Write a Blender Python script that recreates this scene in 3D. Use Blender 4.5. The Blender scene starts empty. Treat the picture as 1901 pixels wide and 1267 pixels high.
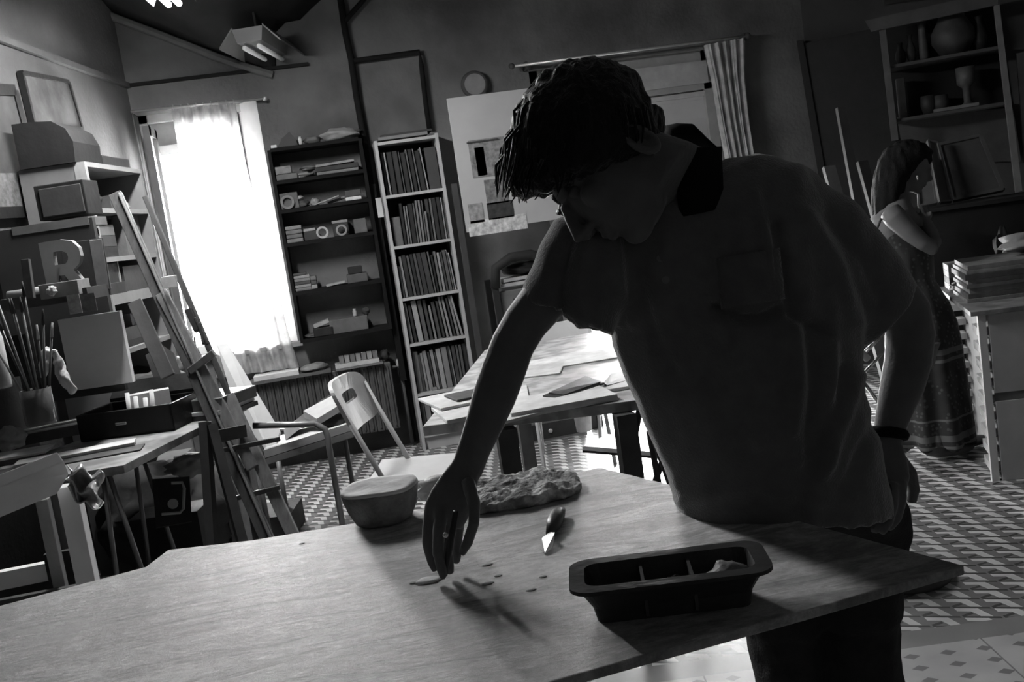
import bpy, math, random
from mathutils import Vector, Matrix, noise
V = Vector; PI = math.pi
SC = bpy.context.scene; COL = SC.collection
random.seed(7)

# ------------------------------------------------ camera
F = 1850.0; CX = 950.5; CY = 633.5
EYE = 1.38; YAW = math.radians(8.9); ROLL = math.radians(8.4)
PITCH = math.atan(228 * math.cos(ROLL) / F)
O = V((0, 0, EYE))
FWD = V((math.sin(YAW) * math.cos(PITCH), math.cos(YAW) * math.cos(PITCH), -math.sin(PITCH)))
_R0 = V((math.cos(YAW), -math.sin(YAW), 0)); _U0 = _R0.cross(FWD)
UP = math.cos(ROLL) * _U0 + math.sin(ROLL) * _R0
RT = math.cos(ROLL) * _R0 - math.sin(ROLL) * _U0
cd = bpy.data.cameras.new('camera'); cam = bpy.data.objects.new('camera', cd); COL.objects.link(cam)
cd.sensor_width = 36; cd.lens = F / 1901 * 36; cd.clip_start = 0.05
m = Matrix.Identity(4)
for i in range(3):
    m[i][0] = RT[i]; m[i][1] = UP[i]; m[i][2] = -FWD[i]; m[i][3] = O[i]
cam.matrix_world = m; SC.camera = cam
SC.view_settings.view_transform = 'Standard'; SC.view_settings.look = 'None'
SC.view_settings.gamma = 1; SC.view_settings.exposure = 1.8
SC.view_settings.use_curve_mapping = False
SC.cycles.max_bounces = 8; SC.cycles.diffuse_bounces = 5; SC.cycles.glossy_bounces = 3
SC.cycles.transmission_bounces = 6; SC.cycles.transparent_max_bounces = 8
SC.cycles.sample_clamp_indirect = 4.0; SC.cycles.caustics_reflective = False; SC.cycles.caustics_refractive = False

def ray(px, py): return FWD + RT * ((px - CX) / F) - UP * ((py - CY) / F)
def P(px, py, d): return O + ray(px, py) * d                      # at camera depth d
def Zp(px, py, z): r = ray(px, py); return O + r * ((z - EYE) / r.z)    # on a level plane
def Yp(px, py, y): r = ray(px, py); return O + r * (y / r.y)            # on a plane parallel to the back wall
YB = 6.578                                                        # face of the back wall
YF = 6.278                                                        # front of the bookcase

# ------------------------------------------------ world and daylight
w = bpy.data.worlds.new('sky'); SC.world = w; w.use_nodes = True
w.node_tree.nodes['Background'].inputs[0].default_value = (1, 1, 1, 1)
w.node_tree.nodes['Background'].inputs[1].default_value = 2.5
def area(name, loc, aim, sx, sy, power, spread=180):
    l = bpy.data.lights.new(name, 'AREA'); l.shape = 'RECTANGLE'; l.size = sx; l.size_y = sy
    l.energy = power; l.color = (1, 1, 1); l.spread = math.radians(spread)
    o = bpy.data.objects.new(name, l); COL.objects.link(o); o.location = loc
    o.rotation_euler = (V(aim) - V(loc)).to_track_quat('-Z', 'Y').to_euler(); return o
WIN = (-1.112, -0.361, 0.80, 2.36)       # window opening: x0, x1, z0, z1
DOR = (1.40, 2.69, 0.0, 2.32)            # garden door opening
area('daylight_window', (-0.75, YB + 0.75, 1.75), (0.6, 2.0, 0.7), 1.1, 1.7, 460)
area('daylight_door', (2.05, YB + 1.0, 0.85), (1.0, 2.0, 0.7), 1.6, 1.5, 150)

# ------------------------------------------------ materials (black and white photograph: every tone is a grey)
_mc = {}
def M(g, rough=0.75, var=0.18, sc=9, bump=0.15, metal=0.0, stretch=None, spec=0.2, var2=0.0, sc2=2.0, bs=None, trans=0.0, alpha=1.0, coat=0.0):
    key = (g, rough, var, sc, bump, metal, stretch, spec, var2, sc2, bs, trans, alpha, coat)
    if key in _mc: return _mc[key]
    mt = bpy.data.materials.new('grey_%d' % len(_mc)); mt.use_nodes = True; nt = mt.node_tree; N = nt.nodes; L = nt.links
    b = N['Principled BSDF']; b.inputs['Roughness'].default_value = rough; b.inputs['Metallic'].default_value = metal
    b.inputs['Specular IOR Level'].default_value = spec; b.inputs['Transmission Weight'].default_value = trans
    b.inputs['Alpha'].default_value = alpha; b.inputs['Coat Weight'].default_value = coat
    tc = N.new('ShaderNodeTexCoord'); mp = N.new('ShaderNodeMapping'); L.new(tc.outputs['Object'], mp.inputs['Vector'])
    if stretch: mp.inputs['Scale'].default_value = stretch
    n = N.new('ShaderNodeTexNoise'); n.inputs['Scale'].default_value = sc; n.inputs['Detail'].default_value = 6; n.inputs['Roughness'].default_value = 0.6
    L.new(mp.outputs[0], n.inputs['Vector'])
    r = N.new('ShaderNodeMapRange'); r.inputs['From Min'].default_value = 0.3; r.inputs['From Max'].default_value = 0.7
    r.inputs['To Min'].default_value = g * (1 - var); r.inputs['To Max'].default_value = g * (1 + var); L.new(n.outputs['Fac'], r.inputs['Value'])
    out = r.outputs[0]
    if var2:
        n2 = N.new('ShaderNodeTexNoise'); n2.inputs['Scale'].default_value = sc2; n2.inputs['Detail'].default_value = 4; L.new(mp.outputs[0], n2.inputs['Vector'])
        r2 = N.new('ShaderNodeMapRange'); r2.inputs['From Min'].default_value = 0.42; r2.inputs['From Max'].default_value = 0.58
        r2.inputs['To Min'].default_value = 1 - var2; r2.inputs['To Max'].default_value = 1; L.new(n2.outputs['Fac'], r2.inputs['Value'])
        mu = N.new('ShaderNodeMath'); mu.operation = 'MULTIPLY'; L.new(out, mu.inputs[0]); L.new(r2.outputs[0], mu.inputs[1]); out = mu.outputs[0]
    L.new(out, b.inputs['Base Color'])
    if bump:
        nb = N.new('ShaderNodeTexNoise'); nb.inputs['Scale'].default_value = bs or sc * 3; nb.inputs['Detail'].default_value = 5; L.new(mp.outputs[0], nb.inputs['Vector'])
        bp = N.new('ShaderNodeBump'); bp.inputs['Strength'].default_value = bump; bp.inputs['Distance'].default_value = 0.01
        L.new(nb.outputs['Fac'], bp.inputs['Height']); L.new(bp.outputs[0], b.inputs['Normal'])
    _mc[key] = mt; return mt

def floor_material():
    """old cement tiles: a ribbon pattern of skewed light, grey and dark lozenges inside a plain band, beyond it pale tiles with small diamonds"""
    mt = bpy.data.materials.new('cement_tiles'); mt.use_nodes = True; nt = mt.node_tree; N = nt.nodes; L = nt.links
    b = N['Principled BSDF']
    def val(x): return x
    def mth(op, a, c=None, d=None):
        n = N.new('ShaderNodeMath'); n.operation = op
        for i, x in enumerate((a, c, d)):
            if x is None: continue
            if hasattr(x, 'links'): L.new(x, n.inputs[i])
            else: n.inputs[i].default_value = x
        return n.outputs[0]
    def mixv(f, a, c):      # a*(1-f)+c*f
        return mth('ADD', mth('MULTIPLY', a, mth('SUBTRACT', 1.0, f)), mth('MULTIPLY', c, f))
    g = N.new('ShaderNodeNewGeometry'); s = N.new('ShaderNodeSeparateXYZ')
    mp = N.new('ShaderNodeMapping'); mp.vector_type = 'TEXTURE'
    mp.inputs['Location'].default_value = (0.526, 2.798, 0); mp.inputs['Rotation'].default_value = (0, 0, math.radians(-10.3))
    L.new(g.outputs['Position'], mp.inputs['Vector']); L.new(mp.outputs[0], s.inputs[0])
    x, y = s.outputs[0], s.outputs[1]
    # ribbon pattern: a skew lattice of cells, in each a pale bent lozenge, a dark line and a grey rest
    s0 = N.new('ShaderNodeSeparateXYZ'); L.new(g.outputs['Position'], s0.inputs[0])
    wx = mth('SUBTRACT', s0.outputs[0], 1.6494); wy = mth('SUBTRACT', s0.outputs[1], 2.8743)
    cs = mth('FRACT', mth('ADD', mth('ADD', mth('MULTIPLY', wx, 9.301), mth('MULTIPLY', wy, -1.7086)), -0.45))
    ct = mth('FRACT', mth('ADD', mth('MULTIPLY', wx, -7.348), mth('MULTIPLY', wy, -12.461)))
    def lt(a, c): return mth('LESS_THAN', a, c)
    def gt(a, c): return mth('GREATER_THAN', a, c)
    strip = mth('MULTIPLY', lt(ct, 0.32), lt(cs, mth('ADD', 0.60, mth('MULTIPLY', ct, 0.2))))
    low = mth('MULTIPLY', mth('MULTIPLY', gt(ct, 0.3), lt(ct, 0.8)), mth('MULTIPLY', gt(cs, mth('ADD', 0.26, mth('MULTIPLY', ct, 0.25))), lt(cs, mth('ADD', 0.60, mth('MULTIPLY', ct, 0.2)))))
    light = mth('MAXIMUM', strip, low)
    dark = mth('MAXIMUM', mth('MULTIPLY', gt(ct, 0.84), lt(cs, 0.93)), mth('MULTIPLY', lt(cs, 0.34), mth('MULTIPLY', gt(ct, mth('SUBTRACT', 0.74, cs)), lt(ct, mth('SUBTRACT', 0.92, cs)))))
    A = mixv(dark, mixv(light, 0.11, 0.42), 0.02)
    # diamonds on pale tiles
    vx = mth('SUBTRACT', s0.outputs[0], 1.4029); vy = mth('SUBTRACT', s0.outputs[1], 2.5507)
    det = -(0.0986 * 0.0695 + 0.0212 * 0.016)
    ds = mth('FRACT', mth('ADD', 0.5, mth('ADD', mth('MULTIPLY', vx, -0.0695 / det), mth('MULTIPLY', vy, 0.016 / det))))
    dt = mth('FRACT', mth('ADD', 0.5, mth('ADD', mth('MULTIPLY', vy, 0.0986 / det), mth('MULTIPLY', vx, 0.0212 / det))))
    dia = mth('LESS_THAN', mth('ADD', mth('ABSOLUTE', mth('SUBTRACT', ds, 0.5)), mth('ABSOLUTE', mth('SUBTRACT', dt, 0.5))), 0.24)
    B = mixv(dia, 0.26, 0.10)
    gx = mth('FRACT', mth('DIVIDE', mth('ADD', x, 0.08), 0.40)); gy = mth('FRACT', mth('DIVIDE', y, 0.40))
    seam = mth('MAXIMUM', mth('LESS_THAN', gx, 0.012), mth('LESS_THAN', gy, 0.012))
    B = mixv(seam, B, 0.10)
    inside = mth('GREATER_THAN', y, 0.0); band = mth('MULTIPLY', mth('GREATER_THAN', y, -0.105), mth('LESS_THAN', y, 0.0))
    C = mixv(band, mixv(inside, B, A), 0.13)
    n = N.new('ShaderNodeTexNoise'); n.inputs['Scale'].default_value = 6; n.inputs['Detail'].default_value = 8; L.new(g.outputs['Position'], n.inputs['Vector'])
    C = mth('MULTIPLY', C, mth('ADD', 0.85, mth('MULTIPLY', n.outputs['Fac'], 0.9)))
    L.new(C, b.inputs['Base Color'])
    L.new(mth('ADD', 0.22, mth('MULTIPLY', n.outputs['Fac'], 0.3)), b.inputs['Roughness'])
    b.inputs['Specular IOR Level'].default_value = 0.5
    return mt

# ------------------------------------------------ mesh building
class MB:
    def __init__(s): s.v = []; s.f = []
    def add(s, vs, fs):
        k = len(s.v); s.v += [V(p) for p in vs]; s.f += [tuple(i + k for i in f) for f in fs]; return s
    def box(s, c, size, R=None):
        c = V(c); hx, hy, hz = size[0] / 2, size[1] / 2, size[2] / 2
        vs = [V((x, y, z)) for x in (-hx, hx) for y in (-hy, hy) for z in (-hz, hz)]
        if R is not None: vs = [R @ p for p in vs]
        return s.add([c + p for p in vs], [(0, 1, 3, 2), (4, 6, 7, 5), (0, 4, 5, 1), (2, 3, 7, 6), (0, 2, 6, 4), (1, 5, 7, 3)])
    def span(s, a, b):
        a, b = V(a), V(b); return s.box((a + b) / 2, [abs(b[i] - a[i]) for i in range(3)])
    def prism(s, poly, vec):
        n = len(poly); vec = V(vec); a = [V(p) for p in poly]
        return s.add(a + [p + vec for p in a], [tuple(range(n))[::-1], tuple(range(n, 2 * n))] + [(i, (i + 1) % n, n + (i + 1) % n, n + i) for i in range(n)])
    def loft(s, rings, cap=True, closed=True):
        n = len(rings[0]); vs = [p for r in rings for p in r]; fs = []
        for i in range(len(rings) - 1):
            for j in range(n if closed else n - 1):
                k = (j + 1) % n; fs.append((i * n + j, i * n + k, (i + 1) * n + k, (i + 1) * n + j))
        if cap:
            for i, rev in ((0, True), (len(rings) - 1, False)):
                c = sum((V(p) for p in rings[i]), V()) / n; vs.append(c); ci = len(vs) - 1
                for j in range(n):
                    k = (j + 1) % n; fs.append((i * n + k, i * n + j, ci) if rev else (i * n + j, i * n + k, ci))
        return s.add(vs, fs)
    def tube(s, pts, r, n=10, flat=1.0, cap=True):
        pts = [V(p) for p in pts]; rs = r if isinstance(r, (list, tuple)) else [r] * len(pts); rings = []; ref = None
        for i, p in enumerate(pts):
            t = (pts[min(i + 1, len(pts) - 1)] - pts[max(i - 1, 0)]).normalized()
            if ref is None: ref = V((0, 0, 1)) if abs(t.z) < 0.9 else V((1, 0, 0))
            a = (ref - t * ref.dot(t)).normalized(); b = t.cross(a); ref = a
            rings.append([p + a * math.cos(2 * PI * k / n) * rs[i] + b * math.sin(2 * PI * k / n) * rs[i] * flat for k in range(n)])
        return s.loft(rings, cap)
    def bar(s, a, b, w, h, up=(0, 0, 1)):
        a, b = V(a), V(b); t = (b - a).normalized(); up = V(up); x = t.cross(up)
        x = x.normalized() if x.length > 1e-4 else V((1, 0, 0)); y = x.cross(t)
        R = Matrix((x, t, y)).transposed(); return s.box((a + b) / 2, (w, (b - a).length, h), R)
    def lathe(s, c, prof, n=20, axis=(0, 0, 1)):
        q = V(axis).to_track_quat('Z', 'X').to_matrix(); c = V(c)
        return s.loft([[c + q @ V((r * math.cos(2 * PI * k / n), r * math.sin(2 * PI * k / n), z)) for k in range(n)] for r, z in prof], True)
    def ell(s, c, ax, R=None, n=18, m=12, nz=0.0, seed=0):
        c = V(c); rings = []
        for i in range(1, m):
            a = PI * i / m; ring = []
            for k in range(n):
                p = V((math.sin(a) * math.cos(2 * PI * k / n), math.sin(a) * math.sin(2 * PI * k / n), -math.cos(a)))
                if nz: p = p * (1 + nz * noise.noise(p * 2.3 + V((seed, seed * .7, 0))))
                p = V((p.x * ax[0], p.y * ax[1], p.z * ax[2])); ring.append(c + (R @ p if R is not None else p))
            rings.append(ring)
        return s.loft(rings, True)
    def grid(s, fn, nu, nv, th=None):
        """a sheet fn(u,v), given a thickness vector th"""
        a = [[V(fn(i / nu, j / nv)) for j in range(nv + 1)] for i in range(nu + 1)]; W = nv + 1
        vs = [p for r in a for p in r]; fs = [(i * W + j, i * W + j + 1, (i + 1) * W + j + 1, (i + 1) * W + j) for i in range(nu) for j in range(nv)]
        if th is None: return s.add(vs, fs)
        k = len(vs); th = V(th); vs = vs + [p + th for p in vs]; fs2 = fs + [tuple(x + k for x in f[::-1]) for f in fs]
        for i in range(nu):
            for j in (0, nv): q = (i * W + j, (i + 1) * W + j, (i + 1) * W + j + k, i * W + j + k); fs2.append(q if j == 0 else q[::-1])
        for j in range(nv):
            for i in (0, nu): q = (i * W + j + 1, i * W + j, i * W + j + k, i * W + j + 1 + k); fs2.append(q if i == 0 else q[::-1])
        return s.add(vs, fs2)
    def build(s, name, mat, parent=None, smooth=False, bevel=0.0, origin=None):
        me = bpy.data.meshes.new(name)
        if parent is not None: off = WLOC[parent.name]
        elif origin is not None: off = V(origin)
        else:
            n = len(s.v); off = sum(s.v, V()) / n; off = V((off.x, off.y, min(p.z for p in s.v)))
        me.from_pydata([p - off for p in s.v], [], s.f)
        import bmesh
        bm = bmesh.new(); bm.from_mesh(me); bmesh.ops.recalc_face_normals(bm, faces=bm.faces); bm.to_mesh(me); bm.free()
        if smooth: me.polygons.foreach_set('use_smooth', [True] * len(me.polygons))
        me.materials.append(mat); o = bpy.data.objects.new(name, me); COL.objects.link(o)
        if parent is not None: o.parent = parent; WLOC[o.name] = off
        else: o.location = off; WLOC[o.name] = off
        if bevel:
            b = o.modifiers.new('bevel', 'BEVEL'); b.width = bevel; b.segments = 2; b.limit_method = 'ANGLE'
        return o
WLOC = {}
def thing(name, loc, label, cat, group=None):
    o = bpy.data.objects.new(name, None); COL.objects.link(o); o.location = V(loc); WLOC[o.name] = V(loc); o.empty_display_size = 0.1
    return tag(o, label, cat, group)
def tag(o, label=None, cat=None, group=None, kind=None):
    if label: o['label'] = label
    if cat: o['category'] = cat
    if group: o['group'] = group
    if kind: o['kind'] = kind
    return o
def struct(name, mb, mat, **k): return tag(mb.build(name, mat, **k), kind='structure')
def ctree(o, parent=None):
    c = o.copy(); COL.objects.link(c); c.parent = parent
    for ch in KIDS.get(o.name, []): ctree(ch, c)
    return c
KIDS = {}
def bake(o, mods, post=None, smooth=True):
    """replace an object's mesh by the result of its modifiers"""
    for t, kw in mods:
        md = o.modifiers.new(t, t)
        for k, v in kw.items(): setattr(md, k, v)
    dg = bpy.context.evaluated_depsgraph_get(); dg.update()
    me = bpy.data.meshes.new_from_object(o.evaluated_get(dg)); o.modifiers.clear(); o.data = me
    if post:
        nr = [v.normal.copy() for v in me.vertices]; off = WLOC[o.name]
        for v, n in zip(me.vertices, nr): v.co = post(v.co + off, n) - off
    if smooth: me.polygons.foreach_set('use_smooth', [True] * len(me.polygons))
    me.update(); return o
def rot(ax, ang): return Matrix.Rotation(ang, 3, ax)
# ================================================ the room
LW0 = V((-1.116, YB, 0)); LWD = (V((-1.365, 5.025, 0)) - LW0).normalized()      # left wall runs from the corner towards the camera
LWN = V((-LWD.y, LWD.x, 0)); LWN = LWN if LWN.x > 0 else -LWN
def LWp(px, py, off=0.0):
    r = ray(px, py); q = LW0 + LWN * off; return O + r * ((q - O).dot(LWN) / r.dot(LWN))
OB0 = V((3.35, YB, 0)); OBD = V((math.cos(math.radians(30)), -math.sin(math.radians(30)), 0)); OBN = V((-OBD.y, OBD.x, 0)) * -1
def OBp(px, py, off=0.0):
    r = ray(px, py); q = OB0 + OBN * off; return O + r * ((q - O).dot(OBN) / r.dot(OBN))
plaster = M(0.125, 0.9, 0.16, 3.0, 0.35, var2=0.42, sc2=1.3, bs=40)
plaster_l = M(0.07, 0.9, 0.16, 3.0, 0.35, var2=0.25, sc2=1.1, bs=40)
dark_pl = M(0.012, 0.9, 0.3, 3.0, 0.3)
f = MB().span((-3.2, -3.2, -0.12), (6.2, 8.2, 0)); struct('floor', f, floor_material())
f = MB().span((-3.2, -3.2, 3.6), (6.2, YB, 3.75)); struct('ceiling', f, M(0.15, 0.9, 0.15, 2, 0.1))
T = 0.34
f = MB()
f.span((-1.5, YB, 0), (WIN[0], YB + T, 3.6)); f.span((WIN[0], YB, 0), (WIN[1], YB + T, WIN[2])); f.span((WIN[0], YB, WIN[3]), (WIN[1], YB + T, 3.6))
f.span((WIN[1], YB, 0), (DOR[0], YB + T, 3.6)); f.span((DOR[0], YB, DOR[3]), (DOR[1], YB + T, 3.6)); f.span((DOR[1], YB, 0), (3.6, YB + T, 3.6))
struct('wall_back', f, plaster)
a = LW0 - LWD * 0.05; b = LW0 + LWD * 10.0
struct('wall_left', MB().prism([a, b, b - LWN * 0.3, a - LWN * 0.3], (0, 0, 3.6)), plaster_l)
a = OB0 - OBD * 0.0; b = OB0 + OBD * 2.2
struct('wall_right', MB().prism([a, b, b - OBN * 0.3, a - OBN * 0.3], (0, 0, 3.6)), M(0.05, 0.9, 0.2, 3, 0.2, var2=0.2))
struct('wall_side', MB().span((b.x - 0.12, -3.0, 0), (b.x + 0.2, b.y + 0.1, 3.6)), M(0.3, 0.9, 0.1, 3, 0.1))
struct('wall_front', MB().span((-3.2, -3.2, 0), (6.2, -3.0, 3.6)), M(0.28, 0.9, 0.1, 3, 0.1))
# outside: pale ground and a wall across the yard
struct('trim_1', MB().bar(V((-1.12, YB - 0.012, 2.525)), V((0.0, YB - 0.012, 2.525)), 0.03, 0.02), dark_pl)
q = LW0 + LWN * 0.012
struct('trim_2', MB().bar(V((q.x, q.y, 2.525)), V((q.x, q.y, 2.525)) + LWD * 5, 0.03, 0.03), M(0.05, 0.8))
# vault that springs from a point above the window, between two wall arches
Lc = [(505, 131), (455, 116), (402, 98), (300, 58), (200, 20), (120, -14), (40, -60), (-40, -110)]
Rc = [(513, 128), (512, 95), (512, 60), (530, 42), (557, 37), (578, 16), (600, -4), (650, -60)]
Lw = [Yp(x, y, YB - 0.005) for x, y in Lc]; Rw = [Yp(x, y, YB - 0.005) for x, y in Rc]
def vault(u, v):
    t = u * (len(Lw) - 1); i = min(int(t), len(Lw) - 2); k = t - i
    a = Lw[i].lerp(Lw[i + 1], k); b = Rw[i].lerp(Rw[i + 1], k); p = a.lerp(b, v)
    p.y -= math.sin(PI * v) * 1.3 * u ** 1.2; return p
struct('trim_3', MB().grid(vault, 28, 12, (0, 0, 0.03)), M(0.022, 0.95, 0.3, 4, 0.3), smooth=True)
struct('trim_4', MB().tube([p + V((0, -0.012, -0.03)) for p in Lw], 0.026, 8), M(0.12, 0.85, 0.15))
def glass_material():
    mt = bpy.data.materials.new('thin_window_glass'); mt.use_nodes = True; N = mt.node_tree.nodes; L = mt.node_tree.links; N.remove(N['Principled BSDF'])
    a = N.new('ShaderNodeBsdfTransparent'); b = N.new('ShaderNodeBsdfGlossy'); b.inputs['Roughness'].default_value = .02; f_ = N.new('ShaderNodeFresnel'); m_ = N.new('ShaderNodeMixShader')
    L.new(f_.outputs[0], m_.inputs[0]); L.new(a.outputs[0], m_.inputs[1]); L.new(b.outputs[0], m_.inputs[2]); L.new(m_.outputs[0], N['Material Output'].inputs[0]); return mt
# window 1: casement in a deep reveal
fr = M(0.25, 0.6, 0.1, 12, 0.1); frd = M(0.12, 0.6, 0.15, 12, 0.1)
x0, x1, z0, z1 = WIN; f = MB(); yw = YB + 0.2
for a, b in (((x0, z0), (x0 + .05, z1)), ((x1 - .05, z0), (x1, z1)), ((x0, z1 - .05), (x1, z1)), ((x0, z0), (x1, z0 + .05))):
    f.span((a[0], yw - .03, a[1]), (b[0], yw + .03, b[1]))
f.span((x0 + .04, yw - .02, 2.10), (x1 - .15, yw + .02, 2.16)); f.span((x1 - .20, yw - .03, z0), (x1 - .14, yw + .03, z1))
win = struct('window_1', f, fr)
tag(MB().span((x0 + .05, yw - .003, z0 + .05), (x1 - .20, yw + .003, 2.10)).build('pane', glass_material(), win))
MB().span((x0, yw + .035, 2.12), (x1, YB + T, z1)).build('outer_shutter', frd, win); MB().prism([V((x1, YB + .02, z0)), V((x1, YB + T, z0)), V((x1 - .14, YB + T, z0)), V((x1 - .14, yw, z0))], (0, 0, z1 - z0)).build('splayed_reveal', M(.5, .8, .08), win)
f = MB()          # the casement leaf opened inwards, seen edge on at the left reveal
xl = x0 + 0.055
for a, b in (((yw - .30, z0 + .06), (yw - .24, z1 - .1)), ((yw - .09, z0 + .06), (yw - .03, z1 - .1)), ((yw - .3, z1 - .16), (yw - .03, z1 - .1)), ((yw - .3, z0 + .06), (yw - .03, z0 + .12))):
    f.span((xl, a[0], a[1]), (xl + .04, b[0], b[1]))
f.build('casement_leaf', frd, win)
MB().span((x0 - .03, YB - .05, z0 - .03), (x1 + .03, YB + .17, z0)).build('window_sill', fr, win)
# door 1: garden door, upper half shut off by a roller shutter, daylight below it
x0, x1, z0, z1 = DOR; f = MB(); yd = YB + 0.1
for a, b in (((x0, z0), (x0 + .07, z1)), ((x1 - .07, z0), (x1, z1)), ((x0, z1 - .08), (x1, z1)), ((x0, 2.06), (x1, 2.10)), ((x0, z0), (x1, .04))):
    f.span((a[0], yd - .03, a[1]), (b[0], yd + .04, b[1]))
door = struct('door_1', f, fr)
MB().span((x0 + .04, yd - .045, 2.10), (x1 - .04, yd + .05, 2.25)).build('shutter_box', M(0.3, 0.7), door)
f = MB()
for k in range(16):
    z = 2.06 - k * .062; f.span((x0 + .05, yd + .005 + .003 * (k % 2), z - .064), (x1 - .05, yd + .02, z + .001))
f.build('shutter', M(0.36, 0.7, 0.06, 6, 0.05), door)
MB().span((x0 + .07, yd - .01, 2.02), (x1 - .07, yd + .01, 2.05)).build('shutter_rail', M(0.35, 0.5), door)
# pipes on the back wall
pm = M(0.006, 0.9, 0.1)
def pipe(pts, r, name, label):
    o = MB().tube([Yp(x, y, YB - 0.045) for x, y in pts], r, 10).build(name, pm, smooth=True); return tag(o, label, 'pipe')
pipe([(628, -30), (641, 60), (652, 110), (662, 180), (676, 260), (697, 400), (735, 560), (768, 820)], 0.021, 'drain_pipe', 'thick dark pipe running down the back wall beside the narrow white bookcase')
pipe([(655, 113), (700, 107), (778, 96), (782, 120), (790, 190), (797, 240)], 0.016, 'drain_pipe', 'thin dark pipe forming a squared branch above the white bookcase')
o = MB().tube([Yp(640, 40, YB - .05), Yp(655, 22, YB - .05), Yp(680, -6, YB - .05), Yp(700, -30, YB - .05)], .016, 8).build('wall_bracket', pm, smooth=True); tag(o, 'short dark slanting brace branching from the thick pipe at the top', 'bracket')

# ---------------- curtains and rods
def curtain_mat(g, tr, al, name=''):
    mt = bpy.data.materials.new('curtain_cloth'); mt.use_nodes = True; N = mt.node_tree.nodes; L = mt.node_tree.links
    N.remove(N['Principled BSDF']); o = N['Material Output']
    tc = N.new('ShaderNodeTexCoord'); n = N.new('ShaderNodeTexNoise'); n.inputs['Scale'].default_value = 14; n.inputs['Detail'].default_value = 7
    L.new(tc.outputs['Object'], n.inputs['Vector'])
    r = N.new('ShaderNodeMapRange'); r.inputs['From Min'].default_value = .3; r.inputs['From Max'].default_value = .7; r.inputs['To Min'].default_value = g * .6; r.inputs['To Max'].default_value = g * 1.2
    L.new(n.outputs['Fac'], r.inputs['Value'])
    d = N.new('ShaderNodeBsdfDiffuse'); t = N.new('ShaderNodeBsdfTranslucent'); tp = N.new('ShaderNodeBsdfTransparent')
    L.new(r.outputs[0], d.inputs[0]); L.new(r.outputs[0], t.inputs[0])
    m1 = N.new('ShaderNodeMixShader'); m1.inputs[0].default_value = tr; L.new(d.outputs[0], m1.inputs[1]); L.new(t.outputs[0], m1.inputs[2])
    m2 = N.new('ShaderNodeMixShader'); m2.inputs[0].default_value = al; L.new(m1.outputs[0], m2.inputs[1]); L.new(tp.outputs[0], m2.inputs[2]); L.new(m2.outputs[0], o.inputs[0])
    return mt
sheer = curtain_mat(0.5, 0.35, 0.0); heavy = curtain_mat(0.5, 0.35, 0.0)
def curtain(edges, y, nf, amp, name, mat, label, ph=0.0, fl=1.0):
    """edges: (left px, right px) rows from the top to the hem"""
    rows = [(Yp(*a, y), Yp(*b, y)) for a, b in edges]
    def fn(u, v):
        t = v * (len(rows) - 1); i = min(int(t), len(rows) - 2); k = t - i
        a = rows[i][0].lerp(rows[i + 1][0], k); b = rows[i][1].lerp(rows[i + 1][1], k); p = a.lerp(b, u)
        p.y += amp * (0.5 + 0.5 * v * fl) * (math.sin(u * nf * 2 * PI + ph + 0.8 * math.sin(v * 3)) + 0.4 * math.sin(u * nf * 4.7 * PI + v * 2)); return p
    return tag(MB().grid(fn, 110, 24).build(name, mat, smooth=True), label, 'curtain')
curtain([((318, 203), (437, 192)), ((335, 300), (455, 300)), ((352, 400), (482, 410)), ((370, 520), (512, 520)), ((388, 640), (535, 620)), ((402, 702), (556, 682))], YB - 0.06, 5, 0.018, 'sheer_curtain', sheer, 'long sheer pale curtain hanging over the bright left window')
rod = M(0.5, 0.35, 0.1, metal=0.6)
o = thing('curtain_rod', Yp(245, 208, YB - .06), 'thin pale curtain rod above the bright left window', 'curtain rod')
MB().tube([Yp(243, 208, YB - .06), Yp(490, 183, YB - .06)], .009, 10).build('pole', rod, o, smooth=True)
MB().ell(Yp(492, 183, YB - .06), (.016, .016, .016)).build('finial', rod, o, smooth=True)
for k in range(9):
    c = Yp(322 + k * 14, 200.5 - k * 1.4, YB - .06); MB().tube([c + V((0, math.cos(a) * .016, math.sin(a) * .016)) for a in [i * PI / 5 for i in range(11)]], .003, 6).build('ring', rod, o)
curtain([((1306, 84), (1384, 70)), ((1322, 150), (1384, 140)), ((1336, 230), (1392, 220)), ((1350, 300), (1402, 290)), ((1392, 560), (1440, 550)), ((1420, 740), (1472, 730))], YB - 0.10, 5, 0.03, 'gathered_curtain', heavy, 'gathered pale curtain bunched at the right side of the shuttered garden door', ph=1.0)
o = thing('curtain_rod', Yp(948, 124, YB - .1), 'long thin curtain rod above the shuttered garden door', 'curtain rod')
MB().tube([Yp(948, 124, YB - .1), Yp(1388, 66, YB - .1)], .009, 10).build('pole', rod, o, smooth=True)
for px, py in ((950, 123), (1388, 66)): MB().ell(Yp(px, py, YB - .1), (.02, .02, .02)).build('finial', M(.05), o, smooth=True)
for px, py in ((978, 121), (1384, 68)):
    c = Yp(px, py, YB - .1); MB().bar(c, c + V((0, .1, 0)), .015, .05).build('bracket', M(.04), o)

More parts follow.
